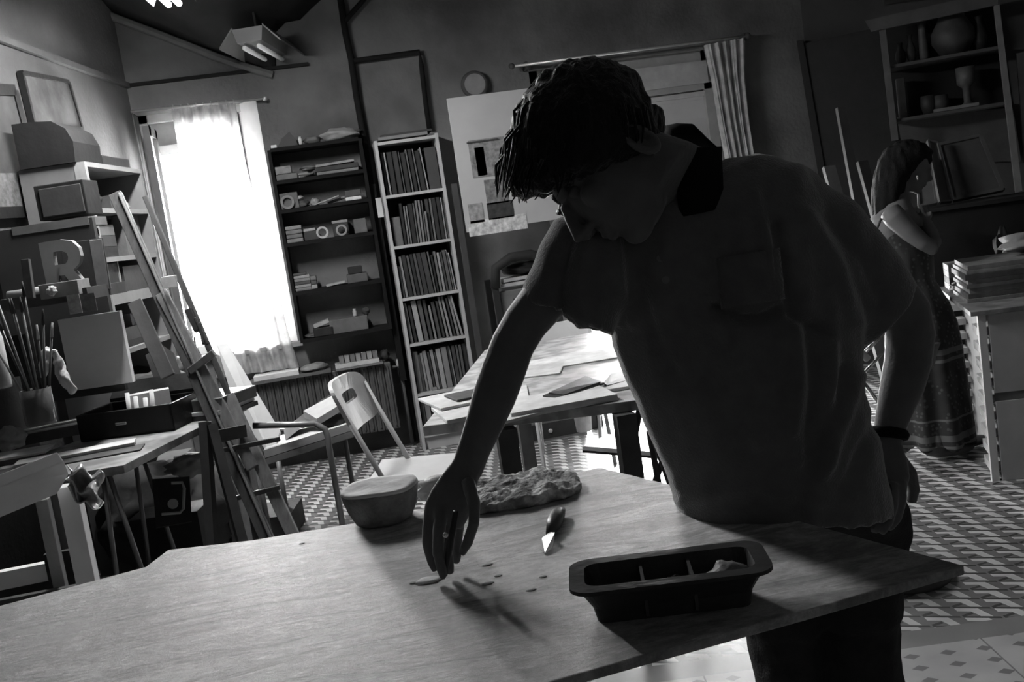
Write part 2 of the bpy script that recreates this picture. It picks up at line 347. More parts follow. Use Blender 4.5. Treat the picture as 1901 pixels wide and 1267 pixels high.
# ---------------- ceiling lamps with two bare tubes
def striplight(name, a, b, wdt, label, lit=0.0, tone=0.2):
    """a, b: ends of the fixture's underside centre line"""
    a, b = V(a), V(b); t = (b - a).normalized(); s = t.cross(V((0, 0, 1))).normalized(); up = V((0, 0, 1))
    o = thing(name, (a + b) / 2 + up * .12, label, 'lamp')
    m1 = M(tone, 0.5, 0.05)
    MB().prism([a + s * wdt * .25 + up * .1, a - s * wdt * .25 + up * .1, a - s * wdt * .2 + up * .02, a + s * wdt * .2 + up * .02], b - a).build('housing', m1, o)
    for sg in (-1, 1):
        MB().prism([a + s * sg * wdt * .25 + up * .1, a + s * sg * wdt * .5, a + s * sg * wdt * .5 + up * .012, a + s * sg * wdt * .25 + up * .112], b - a).build('reflector', m1, o)
        mt = M(0.8, .3, 0, 5, 0)
        if lit:
            mt = bpy.data.materials.new('lit_tube'); mt.use_nodes = True; bb = mt.node_tree.nodes['Principled BSDF']; bb.inputs['Emission Color'].default_value = (1, 1, 1, 1); bb.inputs['Emission Strength'].default_value = lit
        MB().tube([a + s * sg * wdt * .12 + t * .03 - up * .005, b + s * sg * wdt * .12 - t * .03 - up * .005], .014, 10).build('tube', mt, o, smooth=True)
    for k in (.2, .8):
        c = a.lerp(b, k); MB().tube([c + up * .1, V((c.x, c.y, 3.6))], .008, 6).build('hanger', M(.03), o)
    return o
a = P(470, 66, 4.3); b = P(545, 122, 5.6); b.z = a.z
a = Zp(464, 84, 2.58); b = Zp(546, 130, 2.58)
striplight('strip_light', a, b, 0.36, 'unlit twin tube strip light hanging in front of the vault near the bright left window')
a = Zp(322, 6, 2.62); d_ = (b - a).normalized(); a = Zp(325, 8, 2.62)
striplight('strip_light', a - V((.1, 1.3, 0)), a, 0.20, 'glowing strip light cut off by the top edge of the photo', lit=110.0)
a = Zp(1392, 22, 2.62)
striplight('strip_light', a + V((.06, -1.2, 0)), Zp(1383, 18, 2.55) + V((0, .1, 0.07)), 0.22, 'strip light at the top of the photo above the shuttered garden door', tone=.4)
# ================================================ furniture along the back wall
wht = M(0.36, 0.5, 0.06, 10, 0.05); wht2 = M(0.62, 0.45, 0.05, 10, 0.04); blk = M(0.02, 0.5, 0.2); gry = M(0.12, 0.6, 0.2)
pagem = M(0.42, 0.9, 0.15, 60, 0.1); wood = M(0.14, 0.6, 0.3, 6, 0.2, stretch=(1, 8, 8)); wood2 = M(0.22, 0.6, 0.25, 6, 0.2, stretch=(8, 1, 8))
def tone_word(g): return 'black' if g < .03 else 'dark grey' if g < .09 else 'mid grey' if g < .2 else 'pale grey' if g < .4 else 'white'
ORD = ['first', 'second', 'third', 'fourth', 'fifth', 'sixth', 'seventh', 'eighth', 'ninth', 'tenth', 'eleventh', 'twelfth', 'thirteenth', 'fourteenth', 'fifteenth', 'sixteenth']
# one book, copied and scaled: unit thickness x, depth y, height z (origin at the foot of the spine)
_book = {}
def book(g, x, y, z, th, dp, ht, lean, label, group, name='book', flat=False, yaw=0.0):
    if (name, g) not in _book:
        b = MB(); b.span((0, 0, 0), (.08, 1, 1)); b.span((.92, 0, 0), (1, 1, 1)); b.span((0, -.0, 0), (1, .04, 1))
        c = b.build(name, M(g * .8, .6, .12, 12, .05), None, origin=(0, 0, 0)); p = MB().span((.08, .04, .02), (.92, .98, .98)).build('pages', pagem, c)
        KIDS[c.name] = [p]; _book[(name, g)] = c; o = c; new = True
        KIDS['proto' + str(id(c))] = [p]
    else:
        c = _book[(name, g)]; o = c.copy(); COL.objects.link(o); pg = KIDS[c.name][0].copy(); COL.objects.link(pg); pg.parent = o
    o.scale = (th, dp, ht)
    if flat: o.rotation_euler = (0, PI / 2, yaw); o.location = (x, y, z + th)
    else: o.rotation_euler = (0, lean, 0); o.location = (x, y, z)
    return tag(o, label, 'book', group)
# narrow white bookcase
X0 = 0.312; X1 = 0.712; t = thing('bookcase', (.51, YF + .14, 0), 'tall narrow white bookcase packed with leaning books and folders', 'bookcase')
for a, b in ((X0, X0 + .02), (X1 - .02, X1)): MB().span((a, YF, 0), (b, YF + .28, 1.97)).build('side_panel', wht, t, bevel=.001)
SZ = [Yp(*q, YF).z for q in ((870 - 14, 635 + 5), )]
shelves = [Yp(x, y, YF).z for x, y in ((755, 361), (785, 453), (800, 549), (812, 634), (822, 727))]
for z in shelves + [1.95, .09]: MB().span((X0 + .02, YF + .005, z - .009), (X1 - .02, YF + .27, z + .009)).build('shelf', wht, t)
MB().span((X0 + .02, YF + .27, 0), (X1 - .02, YF + .28, 1.97)).build('back_panel', M(.04, .8), t)
MB().span((X0 + .02, YF + .03, 0), (X1 - .02, YF + .05, .08)).build('plinth', wht, t)
rows = [  # (tone, thickness mm, height, lean)
 [(.02, 14, .28, -.0), (.30, 9, .30, -.02), (.03, 30, .27, .0), (.04, 30, .28, -.02), (.10, 8, .26, -.03), (.03, 26, .25, -.04), (.14, 8, .29, -.05), (.03, 22, .27, -.05), (.12, 7, .28, -.06), (.03, 30, .25, -.08), (.28, 8, .27, -.10), (.06, 70, .26, 0)],
 [(.14, 55, .18, 0), (.03, 16, .26, .02), (.17, 9, .24, .03), (.17, 9, .24, .03), (.03, 26, .25, .03), (.12, 9, .25, .03), (.18, 12, .27, .04), (.20, 12, .27, .04), (.20, 10, .26, .04), (.18, 10, .19, .03), (.05, 20, .28, 0), (.14, 10, .29, .02), (.03, 24, .27, 0), (.03, 20, .27, 0), (.24, 8, .26, 0), (.22, 7, .25, 0)],
 [(.12, 12, .2, -.02), (.28, 14, .26, -.05), (.03, 26, .28, -.07), (.10, 14, .26, -.08), (.03, 18, .27, -.08), (.08, 16, .27, -.09), (.04, 24, .28, -.10), (.05, 30, .27, -.11), (.12, 10, .29, -.08), (.03, 12, .24, -.07), (.16, 16, .26, -.06), (.30, 14, .25, -.06), (.06, 12, .25, -.07), (.10, 18, .26, -.08), (.26, 8, .26, -.09), (.30, 8, .24, -.11)],
 [(.18, 18, .26, -.06), (.03, 16, .24, -.07), (.34, 30, .27, -.09), (.10, 24, .26, -.10), (.06, 18, .26, -.10), (.24, 12, .22, -.10), (.08, 20, .24, -.10), (.05, 12, .24, -.11), (.24, 14, .27, -.14), (.28, 14, .28, -.16), (.06, 10, .25, -.16), (.20, 14, .27, -.18), (.30, 12, .28, -.25)],
 [(.14, 32, .30, 0), (.06, 16, .24, -.04), (.22, 14, .25, -.06), (.28, 26, .26, -.08), (.05, 12, .25, -.07), (.28, 20, .26, -.06), (.06, 10, .24, -.06), (.34, 28, .26, -.06), (.22, 36, .30, -.05), (.05, 12, .28, -.06), (.22, 9, .29, -.08), (.06, 20, .28, -.05), (.12, 14, .29, -.03), (.10, 16, .28, -.02), (.04, 26, .27, 0)],
 [(.08, 22, .20, 0), (.22, 32, .33, -.04), (.05, 16, .25, -.03), (.24, 34, .30, -.03), (.05, 18, .27, -.04), (.18, 18, .25, -.05), (.30, 30, .27, -.06), (.06, 14, .25, -.06), (.26, 28, .28, -.07), (.20, 22, .27, -.09), (.08, 30, .25, -.03)]]
RN = ['top shelf', 'second shelf', 'third shelf', 'fourth shelf', 'fifth shelf', 'lowest shelf']
for ri, (z, row) in enumerate(zip(shelves + [.09], rows)):
    tot = sum(r[1] for r in row) / 1000; gap = max(0.0005, (X1 - X0 - .05 - tot) / len(row)); sgn = 1 if row[len(row) // 2][3] >= 0 else -1
    x = X0 + .022 + (.01 if sgn > 0 else 0.0)
    if sgn < 0: x += .008
    for k, (g, th, ht, ln) in enumerate(row):
        th /= 1000; lean = -ln * .8
        ht = min(ht, .265 if ri < 5 else .29) if ht > .2 else ht
        # leaning books: foot shifted so that the row stays inside the case
        foot = x + (ht * math.tan(-ln * .8) * .0 if ln < 0 else 0)
        xx = foot - (0 if lean <= 0 else 0)
        if ln < 0: book(g, max(xx, X0 + .022 + ht * math.sin(abs(ln) * .55)), YF + .03 + random.uniform(0, .03), z + .0095, th, .2, ht, ln * .8 if False else -abs(ln) * .55, '%s %s, %s from the left on the %s of the white bookcase' % (tone_word(g), 'thin folder' if th < .013 else 'thick book' if th > .024 else 'book', ORD[k], RN[ri]), 'books in the narrow white bookcase', 'folder' if th < .013 else 'book')
        else: book(g, xx, YF + .03 + random.uniform(0, .03), z + .0095, th, .2, ht, abs(ln) * .55, '%s %s, %s from the left on the %s of the white bookcase' % (tone_word(g), 'thin folder' if th < .013 else 'thick book' if th > .024 else 'book', ORD[k], RN[ri]), 'books in the narrow white bookcase', 'folder' if th < .013 else 'book')
        x += th + gap
o = MB().span((X0 + .03, YF + .02, 1.97), (X1 - .06, YF + .22, 1.99)).build('folder', M(.16), bevel=.002); tag(o, 'grey flat folder lying on top of the narrow white bookcase, lower one', 'folder', 'folders on the bookcase')
o = MB().span((X0 + .05, YF + .03, 1.99), (X1 - .03, YF + .24, 2.004)).build('folder', M(.04), bevel=.002); tag(o, 'dark flat folder lying topmost on the narrow white bookcase', 'folder', 'folders on the bookcase')
c = Yp(710, 385, YF - .01); MB().span((c.x - .035, YF - .004, c.z - .06), (c.x + .0, YF - .001, c.z + .06)).build('paper_tag', M(.4), t)['label'] = 'small pale paper tag on the left edge'
# dark wall shelf
D0, D1, DY = -0.335, 0.245, YB - .22
dk = M(0.006, .9, .2); t = thing('wall_shelf', ((D0 + D1) / 2, YB - .11, .80), 'black open wall shelf with six boards between the bright window and the white bookcase', 'shelf')
dz = [Yp(x, y, DY).z for x, y in ((493, 280), (500, 341), (512, 395), (525, 457), (540, 547), (552, 636))]
for a in (D0, D1 - .02): MB().span((a, DY, dz[5] - .01), (a + .02, YB - .001, dz[0])).build('side_panel', dk, t)
for z in dz: MB().span((D0 + .02, DY, z - .012), (D1 - .02, YB - .001, z + .010)).build('shelf_board', dk, t)
o = MB().span((D1 + .005, YB - .16, .45), (D1 + .04, YB - .005, 1.72)).build('dark_plank', dk); tag(o, 'dark plank standing in the gap between the black wall shelf and the white bookcase', 'plank')
def onsh(k, px, w, h, dp, g, name, label, cat, yo=.02, shape='box', lift=0.0, par=None, rough=.6, metal=0, tilt=0):
    """an object on wall shelf board k with its left end at pixel column px"""
    z = dz[k] + .0105 + lift; x = Yp(px, {0: 275, 1: 335, 2: 390, 3: 450, 4: 540, 5: 625}[k], DY).x; mt = M(g, rough, .2, 14, .1, metal=metal)
    x = max(x, D0 + .025) if k else x
    if shape == 'box': o = MB().box((x + w / 2, DY + yo + dp / 2, z + h / 2), (w, dp, h)).build(name, mt, bevel=min(.004, h * .2))
    elif shape == 'ring':
        m_ = MB(); r = h / 2; c = V((x + r, DY + yo + dp / 2, z + r)); R = r * .8
        m_.loft([[c + V((math.cos(a) * q, s * dp / 2, math.sin(a) * q)) for a in [2 * PI * i / 28 for i in range(28)]] for q, s in ((r, -1), (r, 1), (R * .82, 1), (R * .82, -1), (r, -1))], cap=False); o = m_.build(name, mt, smooth=False)
    elif shape == 'slab': o = MB().box((x + w / 2, DY + yo + dp / 2, z + h / 2 + abs(math.sin(tilt)) * w / 2), (w, dp, h), rot('Y', tilt)).build(name, mt, bevel=.001)
    elif shape == 'heap': o = MB().ell((x + w / 2, DY + yo + dp / 2, z + h / 2 - .003), (w / 2, dp / 2, h / 2), nz=.45, seed=px).build(name, mt, smooth=True)
    elif shape == 'jar': o = MB().lathe((x + w / 2, DY + yo + w / 2, z), ((w * .42, 0), (w * .5, .01), (w * .5, h * .7), (w * .35, h * .8), (w * .37, h))).build(name, mt, smooth=True)
    return tag(o, label, cat)
# on top
onsh(0, 503, .035, .02, .06, .5, 'tin', 'small pale tin at the left end on top of the black wall shelf', 'tin')
o = MB().prism([V((p.x, YB - .17, p.z)) for p in (Yp(514, 272, DY), Yp(553, 268, DY), Yp(548, 256, DY), Yp(536, 242, DY), Yp(522, 255, DY))], (0, .12, 0)).build('leather_case', M(.03, .5)); o.location.z = dz[0] + .0105; tag(o, 'dark pointed case lying on top of the black wall shelf', 'case')
onsh(0, 556, .022, .05, .03, .5, 'small_bottle', 'small pale bottle standing on top of the black wall shelf', 'bottle', shape='jar')
onsh(0, 566, .10, .05, .10, .10, 'cloth_bundle', 'grey bundle on top of the black wall shelf beside the small bottle', 'bundle', shape='heap')
onsh(0, 600, .24, .085, .16, .20, 'paper_roll', 'pale crumpled paper pile on top of the black wall shelf at its right end', 'paper', shape='heap')
# shelf 1..5
onsh(1, 503, .13, .035, .14, .10, 'flat_box', 'grey flat box at the left on the second board of the black wall shelf', 'box')
onsh(1, 503, .10, .05, .12, .16, 'metal_tin', 'shiny grey tin stacked on the flat box on the second board', 'tin', lift=.036, rough=.25, metal=.7)
onsh(1, 548, .12, .04, .14, .22, 'folded_cloth', 'pale folded cloth in the middle of the second board of the black wall shelf', 'cloth', shape='heap')
onsh(1, 560, .12, .035, .12, .10, 'folded_cloth', 'dark folded cloth lying on the pale one on the second board', 'cloth', shape='heap', lift=.042)
onsh(1, 590, .26, .018, .15, .14, 'portfolio', 'grey portfolio lying lowest on the second board of the black wall shelf', 'portfolio')
onsh(1, 588, .27, .03, .15, .03, 'portfolio', 'dark thick portfolio lying in the middle of a stack on the second board', 'portfolio', lift=.019)
onsh(1, 590, .24, .015, .14, .20, 'portfolio', 'pale thin portfolio lying topmost on the second board of the black wall shelf', 'portfolio', lift=.05, shape='slab', tilt=-.03)
onsh(2, 509, .11, .10, .10, .08, 'pulley_block', 'dark grey block at the left on the third board of the black wall shelf', 'block')
onsh(2, 515, .02, .085, .02, .14, 'tape_roll', 'grey ring standing before the dark block on the third board', 'tape roll', shape='ring', yo=-.002 + .0)
onsh(2, 545, .10, .05, .12, .06, 'cloth_bundle', 'dark bundle on the third board of the black wall shelf beside the grey ring', 'bundle', shape='heap')
onsh(2, 552, .05, .03, .08, .22, 'paper_packet', 'pale paper packet on the dark bundle on the third board', 'packet', lift=.048, shape='heap')
onsh(2, 578, .06, .05, .08, .22, 'sponge', 'pale round sponge in the middle of the third board of the black wall shelf', 'sponge', lift=.0, shape='heap')
onsh(2, 585, .16, .008, .03, .24, 'wooden_ruler', 'pale thin ruler lying slanted on the third board of the black wall shelf', 'ruler', shape='slab', tilt=-.22, yo=.0)
onsh(2, 610, .12, .012, .12, .12, 'sketchbook', 'grey sketchbook lying slanted on the third board behind the ruler', 'book', shape='slab', tilt=-.2, yo=.04)
onsh(2, 645, .10, .022, .12, .55, 'flat_tin', 'bright flat tin at the right end of the third board of the black wall shelf', 'tin', rough=.3)
onsh(2, 645, .10, .04, .12, .06, 'flat_box', 'dark flat box stacked on the bright tin on the third board', 'box', lift=.023)
for k in range(4): onsh(3, 517, .10, .024, .13, (.14, .1, .12, .16)[k], 'card_box', ('lowest', 'second lowest', 'second highest', 'topmost')[k] + ' card box of the left stack on the fourth board', 'box', lift=k * .0265)
onsh(3, 563, .10, .055, .12, .04, 'flat_box', 'dark box in the middle of the fourth board of the black wall shelf', 'box', yo=.06)
onsh(3, 563, .085, .018, .1, .26, 'paper_packet', 'pale flat packet lying on the dark box on the fourth board', 'packet', lift=.0565, yo=.06)
onsh(3, 590, .04, .075, .025, .30, 'tape_roll', 'pale tape roll standing on the fourth board, left one of two', 'tape roll', shape='ring', yo=.0)
onsh(3, 627, .04, .07, .025, .18, 'tape_roll', 'grey tape roll standing on the fourth board, right one of two', 'tape roll', shape='ring', yo=.0)
onsh(3, 622, .10, .08, .10, .03, 'dark_box', 'black box standing behind the right tape roll on the fourth board', 'box', yo=.08)
onsh(3, 622, .10, .018, .10, .2, 'paper_packet', 'grey packet lying on the black box on the fourth board', 'packet', yo=.08, lift=.081)
onsh(3, 662, .08, .09, .10, .09, 'card_box', 'dark grey card box at the right end of the fourth board', 'box')
for k in range(5): onsh(4, 532, .10, .018, .14, (.14, .2, .05, .16, .22)[k], 'notebook', ('lowest', 'second', 'middle', 'fourth', 'topmost')[k] + ' notebook of the left stack on the fifth board of the black wall shelf', 'notebook', lift=k * .0195)
onsh(4, 532, .08, .014, .12, .06, 'notebook', 'dark small notebook lying on the left notebook stack on the fifth board', 'notebook', lift=.0985)
for k in range(3): onsh(4, 557, .11, .026, .13, (.22, .06, .12)[k], 'sketchbook', ('lowest pale', 'middle dark', 'topmost grey')[k] + ' sketchbook of the second stack on the fifth board', 'book', lift=k * .0275, yo=.03)
onsh(4, 607, .12, .012, .12, .26, 'paper_pad', 'pale paper pad lying slanted on the fifth board of the black wall shelf', 'pad', shape='slab', tilt=-.1)
onsh(4, 648, .13, .055, .14, .07, 'album', 'dark grey album lying at the right end of the fifth board', 'album')
onsh(4, 652, .09, .045, .1, .015, 'leather_box', 'small black box standing on the dark album on the fifth board', 'box', lift=.056)
onsh(5, 554, .10, .03, .12, .06, 'cloth_bundle', 'dark crumpled rag at the left end of the lowest board', 'rag', shape='heap')
onsh(5, 583, .13, .055, .13, .015, 'leather_box', 'black box on the lowest board of the black wall shelf', 'box')
onsh(5, 585, .10, .022, .1, .26, 'paper_packet', 'pale slanted packet lying on the black box on the lowest board', 'packet', shape='slab', tilt=-.25, lift=.056)
onsh(5, 615, .24, .09, .15, .09, 'wooden_box', 'large dark grey box at the right on the lowest board of the black wall shelf', 'box')
onsh(5, 662, .025, .05, .03, .3, 'small_bottle', 'small pale bottle standing on the large grey box on the lowest board', 'bottle', shape='jar', lift=.091)
onsh(5, 680, .05, .05, .06, .04, 'cloth_bundle', 'small dark rag lying on the large grey box on the lowest board', 'rag', shape='heap', lift=.089)

# radiator under the window and the wall shelf, with papers on it
R0x, R1x = -.70, .20; zt = .60
t = thing('radiator', ((R0x + R1x) / 2, YB - .1, .13), 'long ribbed radiator standing below the black wall shelf', 'radiator')
rm = M(.07, .6, .15); n = 18; wr = (R1x - R0x) / n
for k in range(n):
    x = R0x + (k + .5) * wr; m_ = MB(); m_.box((x, YB - .10, .365), (wr * .95, .10, .44)); m_.box((x, YB - .155, .365), (wr * .3, .02, .40))
    m_.build('rib', rm, t, bevel=.008)
for z in (.19, .54): MB().tube([(R0x, YB - .1, z), (R1x, YB - .1, z)], .02, 8).build('header_pipe', rm, t, smooth=True)
MB().tube([(R1x, YB - .1, .54), (R1x + .06, YB - .1, .54), (R1x + .06, YB - .1, .02)], .012, 8).build('supply_pipe', M(.08), t, smooth=True)
MB().ell((R1x + .06, YB - .1, .56), (.025, .025, .035)).build('valve', M(.3), t, smooth=True)
def onrad(xa, xb, z, h, g, name, label, cat, shape='box', dp=.17):
    m_ = MB()
    if shape == 'box': m_.box(((xa + xb) / 2, YB - .11, z + h / 2), (xb - xa, dp, h), rot('Z', .02))
    else: m_.ell(((xa + xb) / 2, YB - .11, z + h / 2 - .004), ((xb - xa) / 2, dp / 2, h / 2), nz=.4, seed=xa * 50)
    return tag(m_.build(name, M(g, .7, .2, 14, .1), smooth=shape != 'box'), label, cat)
onrad(-.69, -.18, .587, .018, .09, 'board', 'dark board lying on the left half of the radiator', 'board', dp=.2)
onrad(-.66, -.38, .606, .028, .5, 'paper_stack', 'white paper stack on the left half of the radiator', 'papers')
onrad(-.36, -.2, .606, .05, .16, 'cloth_bundle', 'grey bundle between the paper stacks on the radiator', 'bundle', 'heap')
onrad(-.15, .15, .587, .012, .14, 'board', 'grey board lying on the right half of the radiator', 'board', dp=.2)
onrad(-.15, .13, .600, .022, .42, 'paper_stack', 'pale paper stack on the right half of the radiator', 'papers')
for k in range(7): onrad(-.12 + k * .036, -.12 + k * .036 + .03, .623, .045, (.15, .22, .12, .2)[k % 4], 'paint_tube', ORD[k] + ' paint tube from the left standing on the pale papers on the radiator', 'paint tube', dp=.06)
onrad(.145, .2, .60, .07, .03, 'dark_rag', 'dark rag at the right end of the radiator top', 'rag', 'heap', dp=.1)

# white notice board with pictures
BY = 6.0
bl, br = Yp(830, 183, BY), Yp(866, 432, BY); tr = Yp(1010, 150, BY)
x0, z0, z1 = (bl.x + br.x) / 2, br.z, bl.z; x1 = x0 + .66
t = thing('notice_board', ((x0 + x1) / 2, BY, z0), 'large white board with dark prints pinned to it, half hidden behind the bending man', 'board')
MB().span((x0, BY, z0), (x1, BY + .02, z1)).build('panel', M(.34, .6, .08, 3, .05), t, bevel=.002)
def pin(pa, pb, g, nm, lb=None):
    a, b = Yp(*pa, BY), Yp(*pb, BY); o = MB().span((a.x, BY - .003, b.z), (b.x, BY - .0005, a.z)).build(nm, M(g, .7, .5, 30, 0), t)
    if lb: o['label'] = lb
pin((868, 262), (945, 322), .17, 'print', 'grey drawing on the white board'); pin((880, 275), (905, 325), .08, 'print', 'dark drawing on the white board'); pin((898, 335), (945, 375), .13, 'print', 'grey picture strip'); pin((868, 380), (900, 412), .2, 'print', 'plain grey sheet'); pin((903, 378), (955, 402), .03, 'print', 'dark panorama print'); pin((868, 412), (980, 424), .42, 'label_strip', 'white strip along the foot of the board')
MB().bar(Yp(866, 266, BY) + V((0, -.006, 0)), Yp(925, 258, BY) + V((0, -.006, 0)), .006, .008).build('hanging_rail', M(.04), t)
for dx in (-.03, .62): MB().bar((x0 + dx, BY + .035, 0), (x0 + dx, BY + .035, z0 + .3), .035, .03).build('support_leg', M(.04), t)
c = Yp(882, 156, YB - .06); o = thing('wall_clock', c + V((0, 0, -.09)), 'small round dark clock on the wall above the white board', 'clock')
MB().lathe(c + V((0, .05, 0)), ((.085, 0), (.09, .02), (.085, .04), (.07, .04)), 28, (0, -1, 0)).build('case', M(.05), o, smooth=True); MB().lathe(c + V((0, .012, 0)), ((.068, 0), (.068, .004)), 28, (0, -1, 0)).build('dial', M(.18), o)

# dark trolley with drawers below the notice board
t = thing('drawer_trolley', (1.05, 6.08, 0), 'dark framed trolley stuffed with pale drawers below the white notice board', 'trolley')
fx0, fx1, fy = .875, 1.24, 5.93
for x in (fx0, fx1):
    for y in (fy, fy + .3): MB().bar((x, y, 0), (x, y, 1.02), .035, .035).build('post', M(.015), t)
MB().tube([(fx0, fy, .98), (fx0 + .02, fy, 1.10), (fx0 + .12, fy, 1.15), (fx1 - .12, fy, 1.15), (fx1 - .02, fy, 1.10), (fx1, fy, .98)], .03, 10).build('hoop', M(.015), t, smooth=True)
for k in range(5):
    z = .12 + k * .17; d = MB().span((fx0 + .025, fy + .01, z), (fx1 - .025, fy + .29, z + .155)).build('drawer', M(.10 + .02 * (k % 2)), t, bevel=.006)
    MB().tube([(fx0 + .1, fy, z + .1), (fx0 + .13, fy - .015, z + .075), (fx1 - .13, fy - .015, z + .075), (fx1 - .1, fy, z + .1)], .006, 8).build('handle', M(.03), d, smooth=True)
for k in range(2):
    o = MB().box((fx0 + .14, fy + .13, 1.0 + k * .028 - .012), (.2, .22, .02), rot('Z', .05 + .1 * k)).build('paper_stack', M(.32)); tag(o, ('lower', 'upper')[k] + ' pale paper bundle on the left of the dark drawer trolley', 'papers', 'papers on the trolley')
o = MB().ell((fx0 + .24, fy + .13, 1.075), (.17, .12, .05), nz=.4, seed=4).build('black_bag', M(.012, .4), smooth=True); tag(o, 'black bag slumped on top of the dark drawer trolley', 'bag')
# ================================================ left side: shelving unit, easel, desk
def at(px, py, d): return P(px, py, d)
mw = M(.15, .6, .12, 8, .08)
ux, uy = 0.30, 0.72                                              # unit depth, unit length along the left wall
ne = P(180, 420, 4.5); nx, ny = ne.x, ne.y                        # near free edge of the unit
zt = P(165, 300, 4.5).z; fz = [zt] + [P(x, y, 4.5).z for x, y in ((182, 385), (196, 478), (206, 548), (224, 655))] + [.42, .10]
t = thing('shelving_unit', (nx - .15, ny + .36, 0), 'pale open shelving unit standing against the left wall beside the bright window', 'shelf')
s_ = LWD * -1
def upt(a, b, z): q = V((nx, ny, 0)) + V((-LWN.x, -LWN.y, 0)) * a + s_ * b; return V((q.x, q.y, z))
def ubox(a0, a1, b0, b1, z0, z1): return MB().prism([upt(a0, b0, z0), upt(a1, b0, z0), upt(a1, b1, z0), upt(a0, b1, z0)], (0, 0, z1 - z0))
ubox(.0, ux, 0, .02, 0, zt).build('side_panel', mw, t); ubox(.0, ux, uy - .02, uy, 0, zt).build('side_panel', mw, t)
ubox(.0, .05, -.004, .024, 0, zt).build('edge_strip', M(.25, .6), t)
for i, z in enumerate(fz): ubox(.0, ux, .02, uy - .02, z - (.05 if i == 3 else .022), z).build('shelf_board', M(.2, .6, .1), t)
ubox(ux - .01, ux, .02, uy - .02, .1, zt).build('back_panel', M(.05), t)
def uitem(k, a, b, w, l, h, g, name, label, cat, shape='box', lift=0.0, rough=.6, metal=0.0):
    z = fz[k] + .0005 + lift; mt = M(g * .7, rough, .2, 14, .1, metal=metal)
    if shape == 'box': m_ = MB().prism([upt(a, b, z), upt(a + w, b, z), upt(a + w, b + l, z), upt(a, b + l, z)], (0, 0, h))
    else: c = upt(a + w / 2, b + l / 2, z + h / 2 - .003); m_ = MB().ell(c, (w / 2, l / 2, h / 2), nz=.35, seed=a * 40 + b * 9)
    return tag(m_.build(name, mt, smooth=shape != 'box'), label, cat)
uitem(0, .03, .30, .16, .35, .05, .03, 'tool_case', 'dark flat case at the far end on top of the pale shelving unit', 'case')
uitem(0, .05, .15, .08, .1, .07, .10, 'cloth_bundle', 'small dark bundle on top of the shelving unit beside the flat case', 'bundle', 'heap')
uitem(1, .03, .05, .2, .24, .09, .03, 'dark_bundle', 'dark bundle at the near end on the second board of the shelving unit', 'bundle', 'heap')
uitem(1, .04, .32, .12, .12, .07, .06, 'dark_box', 'small dark box on the second board of the shelving unit', 'box')
uitem(1, .04, .50, .1, .1, .05, .4, 'white_packet', 'small white packet at the far end on the second board of the shelving unit', 'packet', 'heap')
for k in range(3): uitem(2, .03, .05, .2, .22, .05, (.02, .05, .12)[k], 'card_box', ('lowest black', 'middle dark', 'topmost grey')[k] + ' flat box of the stack on the third board of the shelving unit', 'box', lift=k * .052)
uitem(2, .03, .40, .05, .22, .20, .13, 'file_box', 'grey upright file box on the third board of the shelving unit', 'box')
uitem(3, .02, .05, .2, .14, .14, .02, 'black_box', 'black box at the near end on the fourth board of the shelving unit', 'box')
uitem(3, .02, .205, .18, .012, .16, .4, 'pale_folder', 'pale thin folder standing beside the black box on the fourth board', 'folder')
uitem(3, .02, .26, .2, .3, .12, .05, 'grey_box', 'large dark grey box on the fourth board of the shelving unit', 'box')
uitem(4, .03, .05, .2, .5, .03, .03, 'dark_box', 'black flat box lying lowest on the fifth board of the shelving unit', 'box')
uitem(4, .03, .10, .2, .4, .06, .06, 'dark_box', 'dark flat box lying on the black one on the fifth board of the shelving unit', 'box', lift=.031)
uitem(4, .05, .32, .12, .16, .06, .22, 'pale_box', 'small pale box topmost on the fifth board of the shelving unit', 'box', lift=.092)
uitem(5, .03, .08, .2, .3, .10, .03, 'dark_bundle', 'black bundle on the sixth board of the shelving unit', 'bundle', 'heap')
# rounded dark case on the top
c0 = P(72, 300, 4.3); prof = [(0, 0), (.31, 0), (.32, .09), (.29, .15), (.22, .19), (.10, .20), (.0, .20)]
dd = RT.copy(); dd.z = 0; dd.normalize()
m_ = MB(); base = upt(ux + .0, -.02, zt + .001)
o = MB().prism([V((base.x, base.y, zt + .001)) + V((LWN.x, LWN.y, 0)) * (a * .8 + .02) + V((0, 0, b)) for a, b in prof], s_ * .30).build('dome_case', M(.012, .7, .2, 8, .2)); tag(o, 'large dark case with a rounded lid on top of the pale shelving unit', 'case')
# small dark cupboard fixed on the wall before the unit
dw = M(.015, .7, .25, 8, .2)
def cbox(px0, py0, px1, py1, d, dep):
    a = P(px0, py1, d); b = P(px1, py0, d); y = max(a.y, b.y); c = P(px0, (py0 + py1) / 2, d); e = P(px1, (py0 + py1) / 2, d)
    return MB().prism([V((c.x, c.y, a.z)), V((e.x, e.y, a.z)), V((e.x, e.y, b.z)), V((c.x, c.y, b.z))], FWDH * dep)
FWDH = V((FWD.x, FWD.y, 0)).normalized()
t = thing('wall_cupboard', P(120, 460, 4.0), 'dark wall cupboard before the pale shelving unit above the cardboard letter', 'cupboard')
cbox(66, 332, 160, 412, 4.2, .16).build('body', dw, t, bevel=.004); cbox(74, 340, 154, 405, 4.19, .01).build('door', M(.045, .6, .2), t, bevel=.003)
cbox(20, 417, 166, 423, 4.15, .2).build('ledge', M(.10, .7), t); cbox(72, 424, 164, 452, 4.2, .12).build('lower_board', M(.015), t)
